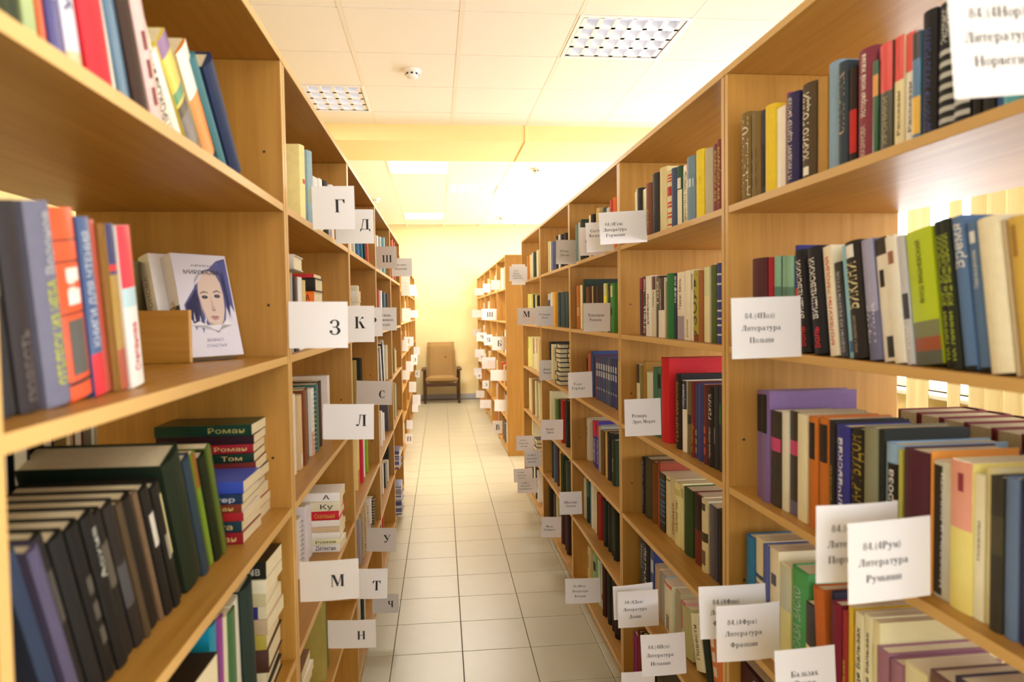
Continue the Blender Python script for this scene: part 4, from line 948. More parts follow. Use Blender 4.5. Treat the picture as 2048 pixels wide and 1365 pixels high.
(1.0339,0.0224,0.212,-21,'1e1c19','H',0.165,{'p':[(0.2,0.8,0.55,0.8,'c8c3b9')]},1),
(1.0186,0.0121,0.212,-21,'64503c','H',0.164,{},1),
(0.9805,0.0325,0.208,-21,'1e1914','H',0.164,{},1),
(0.9634,0.0143,0.212,-21,'4b3c28','H',0.163,{},1),
(0.9364,0.0234,0.216,-21,'282320','H',0.163,{'b':[(0.3,0.6,'46464a')]},1),
(0.908,0.025,0.212,-21,'1e1b17','H',0.163,{'p':[(0.2,0.9,0.5,0.8,'504b41')]},1),
(0.8791,0.0256,0.22,-21,'141412','H',0.167,{'t':[('Архив','b4b4aa',0.55,0.95,0.4)]},1),
(0.8515,0.0246,0.216,-21,'100f0c','H',0.161,{'t':[('~','5a554b',0.2,0.7,0.4)]},1),
(0.8232,0.0257,0.212,-21,'191919','H',0.158,{},1),
(0.8024,0.0188,0.224,-21,'1e1c1a','H',0.152,{'p':[(0.3,0.8,0.5,0.8,'46423c')]},1),
(0.7816,0.0189,0.216,-21,'46415a','H',0.153,{},1),
(0.7477,0.0222,0.224,-21,'23324b','H',0.153,{},1),
]),
('L',1,4,0.03,[
(1.3076,0.0736,0.2754,-4.9,'1e322d','H',0.182,{},1),
(1.2488,0.0463,0.271,-3.4,'d7d2be','P',0.179,{},1),
(1.205,0.04,0.2689,-0.8,'325f37','P',0.177,{},1),
(1.1857,0.0175,0.2693,1,'dcd2aa','P',0.178,{},1),
(1.1544,0.0294,0.2761,2,'7d3282','P',0.182,{'b':[(0.0,0.3,'dcd2dc')]},1),
(1.1175,0.0349,0.2771,3,'1482a5','P',0.183,{},1),
]),
('L',2,1,0.02,[
(2.4203,0.0492,0.1914,0,'e6dcd7','P',0.126,{},0),
(2.2328,0.0492,0.1702,0,'282828','H',0.112,{},0),
(2.1712,0.0492,0.1652,0,'ebe6e1','P',0.109,{},0),
(2.1006,0.0466,0.1563,0,'f0e6e1','P',0.105,{},0),
(2.0469,0.0459,0.148,0,'dcd2cd','P',0.105,{},0),
(1.9785,0.0493,0.2048,0,'829eaa','H',0.135,{'b':[(0.3,0.5,'8c9682')]},1),
(1.8841,0.049,0.1981,0,'ebcd87','H',0.23,{'p':[(0.2,0.8,0.5,0.56,'c85032')],'c':'e6cd82'},1),
(1.6859,0.0215,0.16,0,'f0ebd2','P',0.106,{},0),
]),
('L',2,2,0.02,[
(1.8911,0.0297,0.1805,0,'c3aa6e','P',0.119,{},0),
(1.8382,0.0493,0.1862,0,'e1dce1','P',0.123,{},1),
(1.7578,0.0425,0.1828,0,'23212a','P',0.121,{},1),
(1.704,0.0493,0.1904,0,'8c8791','P',0.126,{'b':[(0.1,0.3,'d2cdd2')]},1),
]),
('L',2,3,0.06,[
(2.4602,0.0492,0.2168,0,'ebdcd7','P',0.143,{},0),
(2.3074,0.0452,0.2116,0,'3c231e','P',0.14,{},0),
(2.2831,0.0199,0.2081,0,'ebe6dc','P',0.137,{},0),
(2.2291,0.0492,0.2088,0,'1e5f5f','P',0.138,{},1),
(2.167,0.0492,0.203,0,'f0e8da','B',0.134,{'b':[(0.0,0.35,'e1a08c')]},1),
(2.0857,0.0436,0.2132,0,'191614','P',0.141,{},1),
(2.0324,0.0492,0.2126,0,'6e3719','P',0.14,{},1),
(1.9711,0.0493,0.2046,0,'d2af82','P',0.135,{'p':[(0.2,0.8,0.05,0.2,'e6e1d2')]},1),
(1.8977,0.0473,0.2148,0,'f0ebe1','P',0.142,{},1),
]),
('L',2,4,0.09,[
(2.4944,0.0341,0.1477,0,'6e736e','P',0.105,{},0),
(2.4376,0.0492,0.1594,0,'e6d7a0','P',0.105,{},0),
(2.3543,0.0492,0.1779,0,'cdaf82','P',0.117,{},0),
(2.2569,0.0492,0.167,0,'e1dceb','P',0.11,{},0),
(2.1689,0.0492,0.1873,0,'dcd7e6','P',0.124,{},1),
(2.0774,0.0492,0.1748,0,'ebe6eb','B',0.115,{},1),
]),
('L',2,5,0.03,[
(2.1329,0.0485,0.2098,-10,'5a5f28','H',0.06,{},1),
(2.0616,0.0492,0.2317,-3.1,'8c7d3c','H',0.06,{},1),
]),
('L',3,1,0.02,[
(3.5248,0.033,0.2278,-18,'d2553c','P',0.15,{},0),
(3.3933,0.033,0.1954,-18,'1e2332','H',0.129,{},0),
(3.209,0.033,0.1649,-18,'2d6478','H',0.109,{},0),
(3.0955,0.033,0.1482,-18,'3c648c','H',0.105,{},0),
(2.9898,0.033,0.17,-18,'d2cdb4','P',0.112,{},0),
(2.8805,0.033,0.18,-18,'ebdcd2','P',0.119,{},0),
]),
('L',3,3,0.03,[
(3.2092,0.0492,0.2263,0,'9b8c46','P',0.149,{},0),
(3.1437,0.0492,0.2327,0,'1e1e19','H',0.154,{},0),
(2.9583,0.0492,0.2342,0,'8c7337','H',0.155,{},0),
(2.8843,0.0492,0.2263,0,'dcc88c','P',0.149,{},0),
]),
('L',3,4,0.04,[
(3.4704,0.0492,0.1984,0,'78a01e','P',0.131,{},0),
(3.3452,0.0492,0.2198,0,'f0e6e1','P',0.145,{},0),
(3.2421,0.0492,0.2391,0,'be1e37','P',0.158,{},0),
(3.103,0.0492,0.2576,0,'e6c87d','P',0.17,{'b':[(0.0,0.35,'dc6414')]},0),
(2.9599,0.0492,0.2752,0,'e6e1d2','P',0.182,{'b':[(0.0,0.6,'3c2d23')]},0),
]),
('L',3,5,0.03,[
(3.5815,0.0492,0.1397,0,'1e1919','B',0.105,{},0),
(3.4743,0.0492,0.1651,0,'e6e1dc','B',0.109,{'b':[(0.0,0.25,'781919')]},0),
(3.2924,0.0492,0.1814,0,'c3aa7d','B',0.12,{},0),
(3.115,0.0492,0.1949,0,'b4966e','B',0.129,{},0),
(3.0124,0.0492,0.1968,0,'8c8791','B',0.13,{},0),
]),
('L',3,6,0.03,[
(3.082,0.0492,0.292,0,'c8c8c8','P',0.193,{},0),
(3.0137,0.0492,0.292,0,'1e2d37','H',0.193,{},0),
(2.9482,0.0492,0.292,0,'d7c3a5','P',0.193,{},0),
(2.8252,0.0492,0.292,0,'e6dcc8','P',0.193,{},0),
(2.7281,0.0492,0.292,0,'3c8ca0','P',0.193,{},0),
]),
('L',4,1,0.02,[
(4.4547,0.0492,0.2326,0,'6eaabe','P',0.153,{},0),
(4.2164,0.0492,0.2122,0,'b4b4b4','P',0.14,{},0),
(4.0433,0.0492,0.2008,0,'f0ebe1','P',0.133,{},0),
]),
('L',4,2,0.02,[
(4.6463,0.0492,0.2226,0,'231e1e','H',0.147,{},0),
(4.3653,0.0492,0.2227,0,'4b5a5f','H',0.147,{},0),
(4.191,0.0492,0.2267,0,'ebebe6','P',0.15,{},0),
(3.9883,0.0492,0.2274,0,'8c2828','H',0.15,{},0),
]),
('L',4,3,0.03,[
(4.658,0.0492,0.2234,0,'d2cdb4','P',0.147,{},0),
(4.4582,0.041,0.2701,-18,'dcdcd7','P',0.178,{},0),
(4.3315,0.0425,0.2594,-18,'28282d','P',0.171,{},0),
(4.2387,0.0448,0.2438,-24.7,'e1e1e1','P',0.161,{},0),
(4.1383,0.0475,0.227,-15.4,'28282d','P',0.15,{},0),
(4.0551,0.0492,0.2157,-2.5,'e6e6e1','P',0.142,{},0),
]),
('L',4,4,0.03,[
(4.658,0.033,0.2429,-18,'4b4b5a','P',0.16,{},0),
(4.3119,0.0492,0.1665,0,'e6e6e6','P',0.11,{},0),
(4.1955,0.0492,0.1865,0,'dcd2c8','P',0.123,{},0),
(4.1096,0.0492,0.2052,0,'e6dcd2','P',0.135,{},0),
]),
('L',4,5,0.03,[
(4.658,0.0492,0.21,0,'28231e','P',0.139,{},0),
(4.5215,0.0492,0.1313,0,'dcd7d2','P',0.105,{},0),
(4.3513,0.0492,0.154,0,'1e1c19','B',0.105,{},0),
(4.2024,0.0492,0.1757,0,'e6dcd2','P',0.116,{},0),
]),
('L',4,6,0.03,[
(4.122,0.0492,0.21,0,'b41e23','P',0.139,{},0),
(4.0267,0.0492,0.21,0,'281e14','P',0.139,{},0),
(3.7884,0.0454,0.19,0,'8c8278','B',0.125,{},0),
(3.7271,0.0492,0.1426,0,'c8beb4','B',0.105,{},0),
]),
('L',5,1,0.02,[
(5.4383,0.0492,0.3025,0,'8c321e','H',0.2,{},0),
(5.2453,0.0492,0.3025,0,'be5032','H',0.2,{},0),
]),
('L',5,3,0.02,[
(5.2982,0.0492,0.1552,0,'c8b96e','P',0.105,{},0),
(5.1768,0.0492,0.1783,0,'78692d','H',0.118,{},0),
]),
('L',5,4,0.02,[
(5.338,0.0492,0.2269,0,'463c19','H',0.15,{},0),
(5.1875,0.0492,0.2625,0,'afa064','P',0.173,{},0),
]),
]
CARDS = [
(0.6178, 0.708, 1.7188, 0.1367, 0.1274, 4.41, [('84.(4Нор)', 0.4, 0.3, 0.09), ('Литература', 0.42, 0.5, 0.09), ('Норвегии', 0.42, 0.7, 0.09)], 'white card for Norwegian literature hanging at the top shelf, first right-row bookcase'),
(0.6181, 1.268, 1.3947, 0.1358, 0.1143, 1.09, [('84.(4Пол)', 0.4, 0.3, 0.09), ('Литература', 0.42, 0.5, 0.09), ('Польши', 0.42, 0.7, 0.09)], 'white card for Polish literature on the second shelf, first right-row bookcase'),
(0.619, 0.979, 1.0803, 0.1339, 0.1163, 0.1, [('84.(4Пор)', 0.4, 0.3, 0.09), ('Литература', 0.42, 0.5, 0.09), ('Португалии', 0.42, 0.7, 0.09)], 'white card for Portuguese literature, half covered by the card in front of it'),
(0.6221, 0.908, 1.0778, 0.1278, 0.1145, 1.51, [('84.(4Рум)', 0.4, 0.3, 0.09), ('Литература', 0.42, 0.5, 0.09), ('Румынии', 0.42, 0.7, 0.09)], 'white card for Romanian literature on the third shelf, first right-row bookcase'),
(0.6143, 1.413, 0.7901, 0.1434, 0.1118, 1.45, [('84.(4Фин)', 0.4, 0.3, 0.09), ('Литература', 0.42, 0.5, 0.09), ('Финляндии', 0.42, 0.7, 0.09)], 'white card for Finnish literature, partly covered by a larger card before it'),
(0.6193, 1.35, 0.7743, 0.1334, 0.1163, 1.29, [('84.(4Фра)', 0.4, 0.3, 0.09), ('Литература', 0.42, 0.5, 0.09), ('Франции', 0.42, 0.7, 0.09)], 'white card for French literature on the fourth shelf, first right-row bookcase'),
(0.6308, 1.147, 0.785, 0.1105, 0.1048, 2.14, [('Бальзак', 0.48, 0.42, 0.1), ('Оноре', 0.48, 0.58, 0.1)], 'white card with one name, lowest on the fourth shelf, first right-row bookcase'),
(0.623, 1.904, 0.4567, 0.1263, 0.122, 2.69, [('84.(4Исп)', 0.4, 0.3, 0.09), ('Литература', 0.42, 0.5, 0.09), ('Испании', 0.42, 0.7, 0.09)], 'white card for Spanish literature on the fifth shelf, second right-row bookcase'),
(0.6186, 2.194, 0.4906, 0.1349, 0.1093, 1.31, [], 'blank white card just behind the card for Danish literature'),
(0.6202, 2.145, 0.486, 0.1317, 0.1152, 0.86, [('84.(4Дан)', 0.4, 0.3, 0.09), ('Литература', 0.42, 0.5, 0.09), ('Дании', 0.42, 0.7, 0.09)], 'white card for Danish literature on the fifth shelf, second right-row bookcase'),
(0.6286, 2.107, 1.1014, 0.1148, 0.1143, 0.79, [('Ремарк', 0.4, 0.45, 0.09), ('Эрих Мария', 0.52, 0.61, 0.09)], 'two-line author card beside the big red book, third shelf, second right-row bookcase'),
(0.6303, 2.186, 0.2023, 0.1114, 0.1181, 0.05, [], 'blank white card at the bottom shelf, second right-row bookcase'),
(0.6096, 2.952, 0.225, 0.1529, 0.1084, 0.26, [('84.(4Вен)', 0.4, 0.3, 0.09), ('Литература', 0.42, 0.5, 0.09), ('Венгрии', 0.42, 0.7, 0.09)], 'white card for Hungarian literature on the bottom shelf, third right-row bookcase'),
(0.6297, 3.912, 0.2096, 0.1127, 0.1172, -1.94, [('Моэм', 0.4, 0.46, 0.1), ('Сомерсет', 0.42, 0.62, 0.1)], 'small author card on the bottom shelf, fourth right-row bookcase'),
(0.6313, 3.324, 0.5064, 0.1094, 0.1108, 0.79, [('Шекспир', 0.5, 0.46, 0.1), ('Уильям', 0.5, 0.62, 0.1)], 'two-line author card on the fifth shelf, third right-row bookcase'),
(0.6235, 3.806, 0.7831, 0.1252, 0.1107, -1.44, [('Конан', 0.4, 0.46, 0.1), ('Дойль', 0.42, 0.62, 0.1)], 'two-line author card on the fourth shelf, fourth right-row bookcase'),
(0.6229, 5.003, 0.4893, 0.1263, 0.1077, 0.3, [('84.(4Авс)', 0.4, 0.3, 0.09), ('Литература', 0.42, 0.5, 0.09), ('Австрии', 0.42, 0.7, 0.09)], 'small card for Austrian literature on the fifth shelf, fifth right-row bookcase'),
(0.6299, 4.628, 0.456, 0.1125, 0.1131, 1.89, [('84.(4Бел)', 0.4, 0.3, 0.09), ('Литература', 0.42, 0.5, 0.09), ('Бельгии', 0.42, 0.7, 0.09)], 'small card for Belgian literature below the Austrian card, fifth right-row bookcase'),
(0.6154, 5.084, 0.2386, 0.1413, 0.0987, 1.39, [('84.(4Бол)', 0.4, 0.3, 0.09), ('Литература', 0.42, 0.5, 0.09), ('Болгарии', 0.42, 0.7, 0.09)], 'small card for Bulgarian literature low on the fifth right-row bookcase'),
(0.6167, 4.87, 0.2131, 0.1387, 0.1048, -0.11, [('84.(4Вел)', 0.4, 0.3, 0.09), ('Литература', 0.42, 0.5, 0.09), ('Великобритании', 0.42, 0.7, 0.09)], 'small card for British literature low on the fifth right-row bookcase'),
(0.6314, 3.065, 1.1047, 0.1093, 0.1149, 1.2, [('Уэллс', 0.4, 0.46, 0.1), ('Герберт', 0.42, 0.62, 0.1)], 'two-line author card before the blue volumes, third right-row bookcase'),
(0.6477, 4.166, 1.0815, 0.0767, 0.1203, -0.23, [('Диккенс', 0.62, 0.45, 0.1), ('Чарльз', 0.62, 0.62, 0.1)], 'narrow author card beside the stacked books, fourth right-row bookcase'),
(0.6224, 4.802, 1.4012, 0.1272, 0.1148, -0.11, [('М', 0.48, 0.37, 0.36)], 'white card with the letter Em at the second shelf, fifth right-row bookcase'),
(0.6349, 4.085, 1.4063, 0.1021, 0.1144, -0.63, [('Голсуорси', 0.5, 0.42, 0.1), ('Джон', 0.5, 0.58, 0.1)], 'two-line author card on the second shelf, fourth right-row bookcase'),
(0.6317, 2.732, 1.4057, 0.1087, 0.1126, -0.01, [('Теккерей', 0.46, 0.42, 0.1), ('Уильям', 0.44, 0.58, 0.1)], 'grey author card before brown books, second shelf, third right-row bookcase'),
(0.636, 3.394, 1.7192, 0.1, 0.1168, -0.74, [('Остен', 0.4, 0.46, 0.1), ('Джейн', 0.42, 0.62, 0.1)], 'grey-beige author card at the top shelf, third right-row bookcase'),
(0.6349, 2.815, 1.7127, 0.1024, 0.1132, 1.8, [('Стендаль', 0.5, 0.5, 0.09)], 'card mostly hidden behind two other cards, top shelf, third right-row bookcase'),
(0.6326, 2.67, 1.7142, 0.1069, 0.1132, 2.62, [('Скотт', 0.34, 0.28, 0.1), ('Вальтер', 0.38, 0.44, 0.1)], 'author card partly behind the German card, top shelf, third right-row bookcase'),
(0.6087, 2.246, 1.6999, 0.155, 0.1031, 3.17, [('84.(4Гем)', 0.31, 0.38, 0.1), ('Литература', 0.33, 0.55, 0.1), ('Германии', 0.33, 0.72, 0.1)], 'white card for German literature on the top shelf, second right-row bookcase'),
(0.6342, 5.356, 1.7176, 0.1036, 0.1558, -0.52, [], 'plain taller card behind a four-line card at the end of the right row'),
(0.6199, 5.246, 1.7169, 0.1322, 0.1101, -0.51, [('84.(7)', 0.38, 0.3, 0.09), ('Романы', 0.4, 0.47, 0.09), ('литература', 0.42, 0.62, 0.09), ('зарубежная', 0.46, 0.78, 0.09)], 'small four-line card at the far end of the right row'),
(-0.2611, 1.906, 1.7117, 0.11, 0.1124, 0.44, [('Г', 0.66, 0.46, 0.3)], 'white card with the letter Ghe, top shelf, second left-row bookcase'),
(-0.2517, 2.311, 1.712, 0.1202, 0.1089, 0.47, [('Д', 0.77, 0.44, 0.3)], 'white card with the letter De, top shelf, second left-row bookcase'),
(-0.2452, 3.696, 1.7226, 0.1042, 0.1132, 0.69, [('Ш', 0.53, 0.56, 0.32)], 'grey card with the letter Sha, top shelf, third left-row bookcase'),
(-0.2177, 4.789, 1.7432, 0.1362, 0.1205, -0.1, [('Православная', 0.4, 0.36, 0.11), ('литература', 0.44, 0.58, 0.11)], 'two-line card beyond the letter Sha, top shelf, fifth left-row bookcase'),
(-0.2563, 1.589, 1.4089, 0.1263, 0.1023, -0.78, [('З', 0.79, 0.55, 0.32)], 'wide white card with the letter Ze, second shelf, first left-row bookcase'),
(-0.25, 2.2, 1.4016, 0.1259, 0.1113, -0.5, [('К', 0.66, 0.46, 0.32)], 'white card with the letter Ka, second shelf, second left-row bookcase'),
(-0.2546, 2.723, 1.4016, 0.1059, 0.11, 0.1, [('Р', 0.69, 0.5, 0.32)], 'white card with the letter Er, mostly behind the letter Ka'),
(-0.2415, 3.37, 1.4078, 0.1185, 0.1083, -0.22, [('Жизнь', 0.56, 0.33, 0.12), ('знаменитых', 0.56, 0.53, 0.12), ('людей', 0.53, 0.74, 0.12)], 'three-line card behind the letter Er, second shelf, third left-row bookcase'),
(-0.2455, 1.985, 1.1337, 0.1395, 0.0984, -1.21, [('Л', 0.76, 0.46, 0.32)], 'white card with the letter El, third shelf, second left-row bookcase'),
(-0.2394, 2.741, 1.1292, 0.1361, 0.0918, -2.12, [('С', 0.72, 0.55, 0.32)], 'grey card with the letter Es, third shelf, third left-row bookcase'),
(-0.244, 2.967, 0.4856, 0.122, 0.1008, -2.6, [('У', 0.7, 0.45, 0.32)], 'grey card with the letter U, fifth shelf, third left-row bookcase'),
(-0.2532, 1.632, 0.8226, 0.1317, 0.0931, -0.16, [('М', 0.64, 0.51, 0.3)], 'large shade-grey card with the letter Em, fourth shelf, second left-row bookcase'),
(-0.248, 2.479, 0.4873, 0.1243, 0.1059, -2.35, [('Т', 0.7, 0.56, 0.32)], 'white card with the letter Te, fifth shelf, second left-row bookcase'),
(-0.2454, 3.132, 0.1443, 0.1157, 0.0856, -0.81, [('Ч', 0.7, 0.52, 0.34)], 'grey card with the letter Che, low behind the letter Te'),
(-0.2488, 1.973, 0.5397, 0.1333, 0.0802, -0.41, [('Н', 0.7, 0.54, 0.3)], 'grey card with the letter En, lowest of the large-letter cards on the left row'),
(-0.2873, 7.008, 1.704, 0.0873, 0.1908, -0.62, [('-', 0.5, 0.35, 0.05), ('-', 0.5, 0.52, 0.05), ('-', 0.5, 0.68, 0.05)], 'tiny white three-line card, first from the top on the far left row'),
(-0.2899, 9.486, 1.7435, 0.0823, 0.1459, -0.65, [], 'tiny blank white card, first from the top on the far left row'),
(-0.31085, 11.6, 1.7558, 0.0403, 0.1136, -0.68, [], 'tiny blank white card, second from the top on the far left row'),
(-0.2892, 7.088, 1.4197, 0.0836, 0.134, -0.87, [('-', 0.5, 0.35, 0.05), ('-', 0.5, 0.52, 0.05), ('-', 0.5, 0.68, 0.05)], 'tiny white three-line card, second from the top on the far left row'),
(-0.2815, 9.49, 1.4279, 0.099, 0.0998, -0.86, [('-', 0.5, 0.35, 0.05), ('-', 0.5, 0.52, 0.05), ('-', 0.5, 0.68, 0.05)], 'tiny white three-line card, third from the top on the far left row'),
(-0.2821, 7.406, 1.1449, 0.0978, 0.0962, -1.1, [('1', 0.5, 0.5, 0.42)], 'tiny white card with a single dark stroke on the far left row'),
(-0.3016, 7.0, 1.1181, 0.0632, 0.1082, -1.14, [('-', 0.5, 0.35, 0.05), ('-', 0.5, 0.52, 0.05), ('-', 0.5, 0.68, 0.05)], 'tiny white three-line card, fourth from the top on the far left row'),
(-0.2856, 10.422, 0.8891, 0.0908, 0.1174, -1.18, [('-', 0.5, 0.35, 0.05), ('-', 0.5, 0.52, 0.05), ('-', 0.5, 0.68, 0.05)], 'tiny white three-line card, fifth from the top on the far left row'),
(-0.2888, 9.324, 0.8285, 0.0845, 0.1314, -1.26, [('Э', 0.55, 0.5, 0.42)], 'tiny white card with the letter E on the far left row'),
(-0.2905, 7.761, 0.858, 0.0811, 0.1121, -1.32, [('-', 0.5, 0.35, 0.05), ('-', 0.5, 0.52, 0.05), ('-', 0.5, 0.68, 0.05)], 'tiny white three-line card, sixth from the top on the far left row'),
(-0.3003, 7.0, 0.8299, 0.0682, 0.0937, -1.39, [('-', 0.5, 0.35, 0.05), ('-', 0.5, 0.52, 0.05), ('-', 0.5, 0.68, 0.05)], 'tiny white three-line card, seventh from the top on the far left row'),
(-0.2944, 10.915, 0.5094, 0.0731, 0.1079, -1.38, [('С', 0.55, 0.5, 0.42)], 'tiny white card with the letter Es on the far left row'),
(-0.2882, 8.472, 0.5583, 0.0857, 0.1257, -1.5, [('-', 0.5, 0.35, 0.05), ('-', 0.5, 0.52, 0.05), ('-', 0.5, 0.68, 0.05)], 'tiny white three-line card, eighth from the top on the far left row'),
(-0.2775, 9.576, 0.2673, 0.1071, 0.1423, -1.61, [('-', 0.5, 0.35, 0.05), ('-', 0.5, 0.52, 0.05), ('-', 0.5, 0.68, 0.05)], 'tiny white three-line card, ninth from the top on the far left row'),
(-0.2919, 9.322, 0.1881, 0.0782, 0.0957, -1.69, [('-', 0.5, 0.35, 0.05), ('-', 0.5, 0.52, 0.05), ('-', 0.5, 0.68, 0.05)], 'tiny white three-line card, tenth from the top on the far left row'),
(-0.2979, 7.582, 0.2458, 0.0662, 0.0968, -1.83, [('-', 0.5, 0.35, 0.05), ('-', 0.5, 0.52, 0.05), ('-', 0.5, 0.68, 0.05)], 'tiny white three-line card, eleventh from the top on the far left row'),
(-0.2922, 7.17, 0.1667, 0.0777, 0.1044, -1.96, [('П', 0.55, 0.5, 0.42)], 'tiny white card with the letter Pe on the far left row'),
(0.6248, 10.174, 1.734, 0.1225, 0.1006, -0.67, [('-', 0.5, 0.35, 0.05), ('-', 0.5, 0.52, 0.05), ('-', 0.5, 0.68, 0.05)], 'tiny white three-line card, second from the top on the far right row'),
(0.6406, 8.817, 1.739, 0.0907, 0.1059, -0.63, [], 'tiny blank white card, first from the top on the far right row'),
(0.6368, 7.442, 1.7225, 0.0985, 0.1021, -0.61, [('-', 0.5, 0.35, 0.05), ('-', 0.5, 0.52, 0.05), ('-', 0.5, 0.68, 0.05)], 'tiny white three-line card, first from the top on the far right row'),
(0.6133, 10.531, 1.419, 0.1455, 0.1163, -0.86, [('-', 0.5, 0.35, 0.05), ('-', 0.5, 0.52, 0.05), ('-', 0.5, 0.68, 0.05)], 'tiny white three-line card, third from the top on the far right row'),
(0.6016, 7.941, 1.4115, 0.1689, 0.1267, -0.86, [('Ш', 0.55, 0.5, 0.42)], 'tiny white card with the letter Sha on the far right row'),
(0.6329, 11.091, 1.1165, 0.1062, 0.114, -1.02, [('-', 0.5, 0.35, 0.05), ('-', 0.5, 0.52, 0.05), ('-', 0.5, 0.68, 0.05)], 'tiny white three-line card, fourth from the top on the far right row'),
(0.6177, 9.615, 1.1024, 0.1366, 0.1195, -1.06, [('Ч', 0.55, 0.5, 0.42)], 'tiny white card with the letter Che on the far right row'),
(0.6353, 8.632, 1.0976, 0.1014, 0.1319, -1.09, [('Я', 0.55, 0.5, 0.42)], 'tiny white card with the letter Ya on the far right row'),
(0.6225, 7.0, 1.1235, 0.1415, 0.1371, -1.12, [('Б', 0.55, 0.5, 0.42)], 'tiny white card with the letter Be on the far right row'),
(0.6209, 10.176, 0.8471, 0.1302, 0.1158, -1.2, [('-', 0.5, 0.35, 0.05), ('-', 0.5, 0.52, 0.05), ('-', 0.5, 0.68, 0.05)], 'tiny white three-line card, fifth from the top on the far right row'),
(0.635, 9.818, 0.8057, 0.102, 0.1083, -1.24, [('У', 0.55, 0.5, 0.42)], 'tiny white card with the letter U on the far right row'),
(0.607, 8.207, 0.8436, 0.158, 0.1346, -1.29, [('-', 0.5, 0.35, 0.05), ('-', 0.5, 0.52, 0.05), ('-', 0.5, 0.68, 0.05)], 'tiny white three-line card, sixth from the top on the far right row'),
(0.6283, 10.817, 0.5282, 0.1154, 0.1117, -1.36, [('-', 0.5, 0.35, 0.05), ('-', 0.5, 0.52, 0.05), ('-', 0.5, 0.68, 0.05)], 'tiny white three-line card, seventh from the top on the far right row'),
(0.6458, 10.773, 0.468, 0.0805, 0.0921, -1.4, [('Ф', 0.55, 0.5, 0.42)], 'tiny white card with the letter Ef on the far right row'),
(0.6145, 7.0, 0.8052, 0.1628, 0.1101, -1.4, [('-', 0.5, 0.35, 0.05), ('-', 0.5, 0.52, 0.05), ('-', 0.5, 0.68, 0.05)], 'tiny white three-line card, eighth from the top on the far right row'),
(0.6429, 9.295, 0.4801, 0.0862, 0.1095, -1.48, [('Э', 0.55, 0.5, 0.42)], 'tiny white card with the letter E on the far right row'),
(0.6242, 10.214, 0.2494, 0.1237, 0.1051, -1.56, [('-', 0.5, 0.35, 0.05), ('-', 0.5, 0.52, 0.05), ('-', 0.5, 0.68, 0.05)], 'tiny white three-line card, ninth from the top on the far right row'),
(0.6153, 9.001, 0.2609, 0.1414, 0.1095, -1.65, [('-', 0.5, 0.35, 0.05), ('-', 0.5, 0.52, 0.05), ('-', 0.5, 0.68, 0.05)], 'tiny white three-line card, tenth from the top on the far right row'),
(0.6298, 7.0, 0.5014, 0.123, 0.1155, -1.66, [('-', 0.5, 0.35, 0.05), ('-', 0.5, 0.52, 0.05), ('-', 0.5, 0.68, 0.05)], 'tiny white three-line card, eleventh from the top on the far right row'),
(0.6333, 7.46, 0.2084, 0.1055, 0.1394, -1.85, [('В', 0.55, 0.5, 0.42)], 'tiny white card with the letter Ve on the far right row'),
]
for side, unit, row, back, items in BOOKS:
    zs = LV[row]+TB/2
    for n, (y0, t, h, lean, col, kind, d, o, own) in enumerate(items):
        y = y0+t/2/math.cos(R(lean)); x = XR+back if side == 'R' else xl(y)-back
        z = zs+.0004+t/2*abs(math.sin(R(lean)))
        jx = ((n*37+unit*11+row*5) % 7-3)*.0012*(1 if side == 'R' else -1)
        mx = Matrix.Translation((x+jx, y, z)) @ Matrix.Rotation(R(-lean), 4, 'X') @ BASE[side]
        word = {'H': 'cloth-bound book', 'P': 'paperback', 'B': 'spiral-bound folder'}[kind]
        label = '%s %s%s, %s from far end, %s shelf, %s' % (colour_name(col).replace(' ', '-'), word, feature(o, kind), ORD[n+1], ROW[row], case_name(side, unit))
        nm, ct_ = ('folder', 'folder') if kind == 'B' else ('book', 'book')
        put_book(mx, t, h, d, col, kind, o, label, 'books on the %s shelf of the %s' % (ROW[row], case_name(side, unit)), own or kind == 'B', nm, ct_)

def stack(side, unit, row, xe, y0, layers, kind='FLAT', desc='stack', group=None, z0=0, name='book', yaw=0, own=True):
    """lying books from the bottom up; xe: x of the end that faces the aisle; y0: plane of the near side"""
    z = LV[row]+TB/2+.0004+z0; rng = random.Random(int(abs(xe*1e4)+y0*1e3))
    for n, q in enumerate(layers):
        t, L, d, col, k, o = q[:6]; dx, dy = (q[6] if len(q) > 6 else (rng.uniform(-.006, .004), rng.uniform(0, .008)))
        sgn = 1 if side == 'R' else -1
        x = xe+sgn*abs(dx)
        if kind == 'FLAT': ox = x if side == 'R' else x-L; loc = (ox, y0+dy, z+t/2)
        else: ox = x+L if side == 'R' else x; loc = (ox, y0+dy+d, z+t/2)
        a = R(rng.uniform(-3, 3)+yaw); piv = Vector((x, y0, 0))
        mx = Matrix.Translation(loc) @ BASE[kind]
        mx = Matrix.Translation(piv) @ Matrix.Rotation(a, 4, 'Z') @ Matrix.Translation(-piv) @ mx
        word = {'H': 'cloth-bound book', 'P': 'paperback'}[k] if name == 'book' else name
        lab = '%s %s, %s from bottom of %s, %s shelf, %s' % (colour_name(col).replace(' ', '-'), word, ORD[n+1], desc, ROW[row], case_name(side, unit))
        put_book(mx, t, L, d, col, k, o, lab, group or '%s on the %s shelf of the %s' % (desc, ROW[row], case_name(side, unit)), own, name, 'magazine' if name == 'magazine' else 'book')
        z += t+.0004
GT = lambda s, ink='d7b978': dict(t=[(s, ink, .55, .93, .5)])
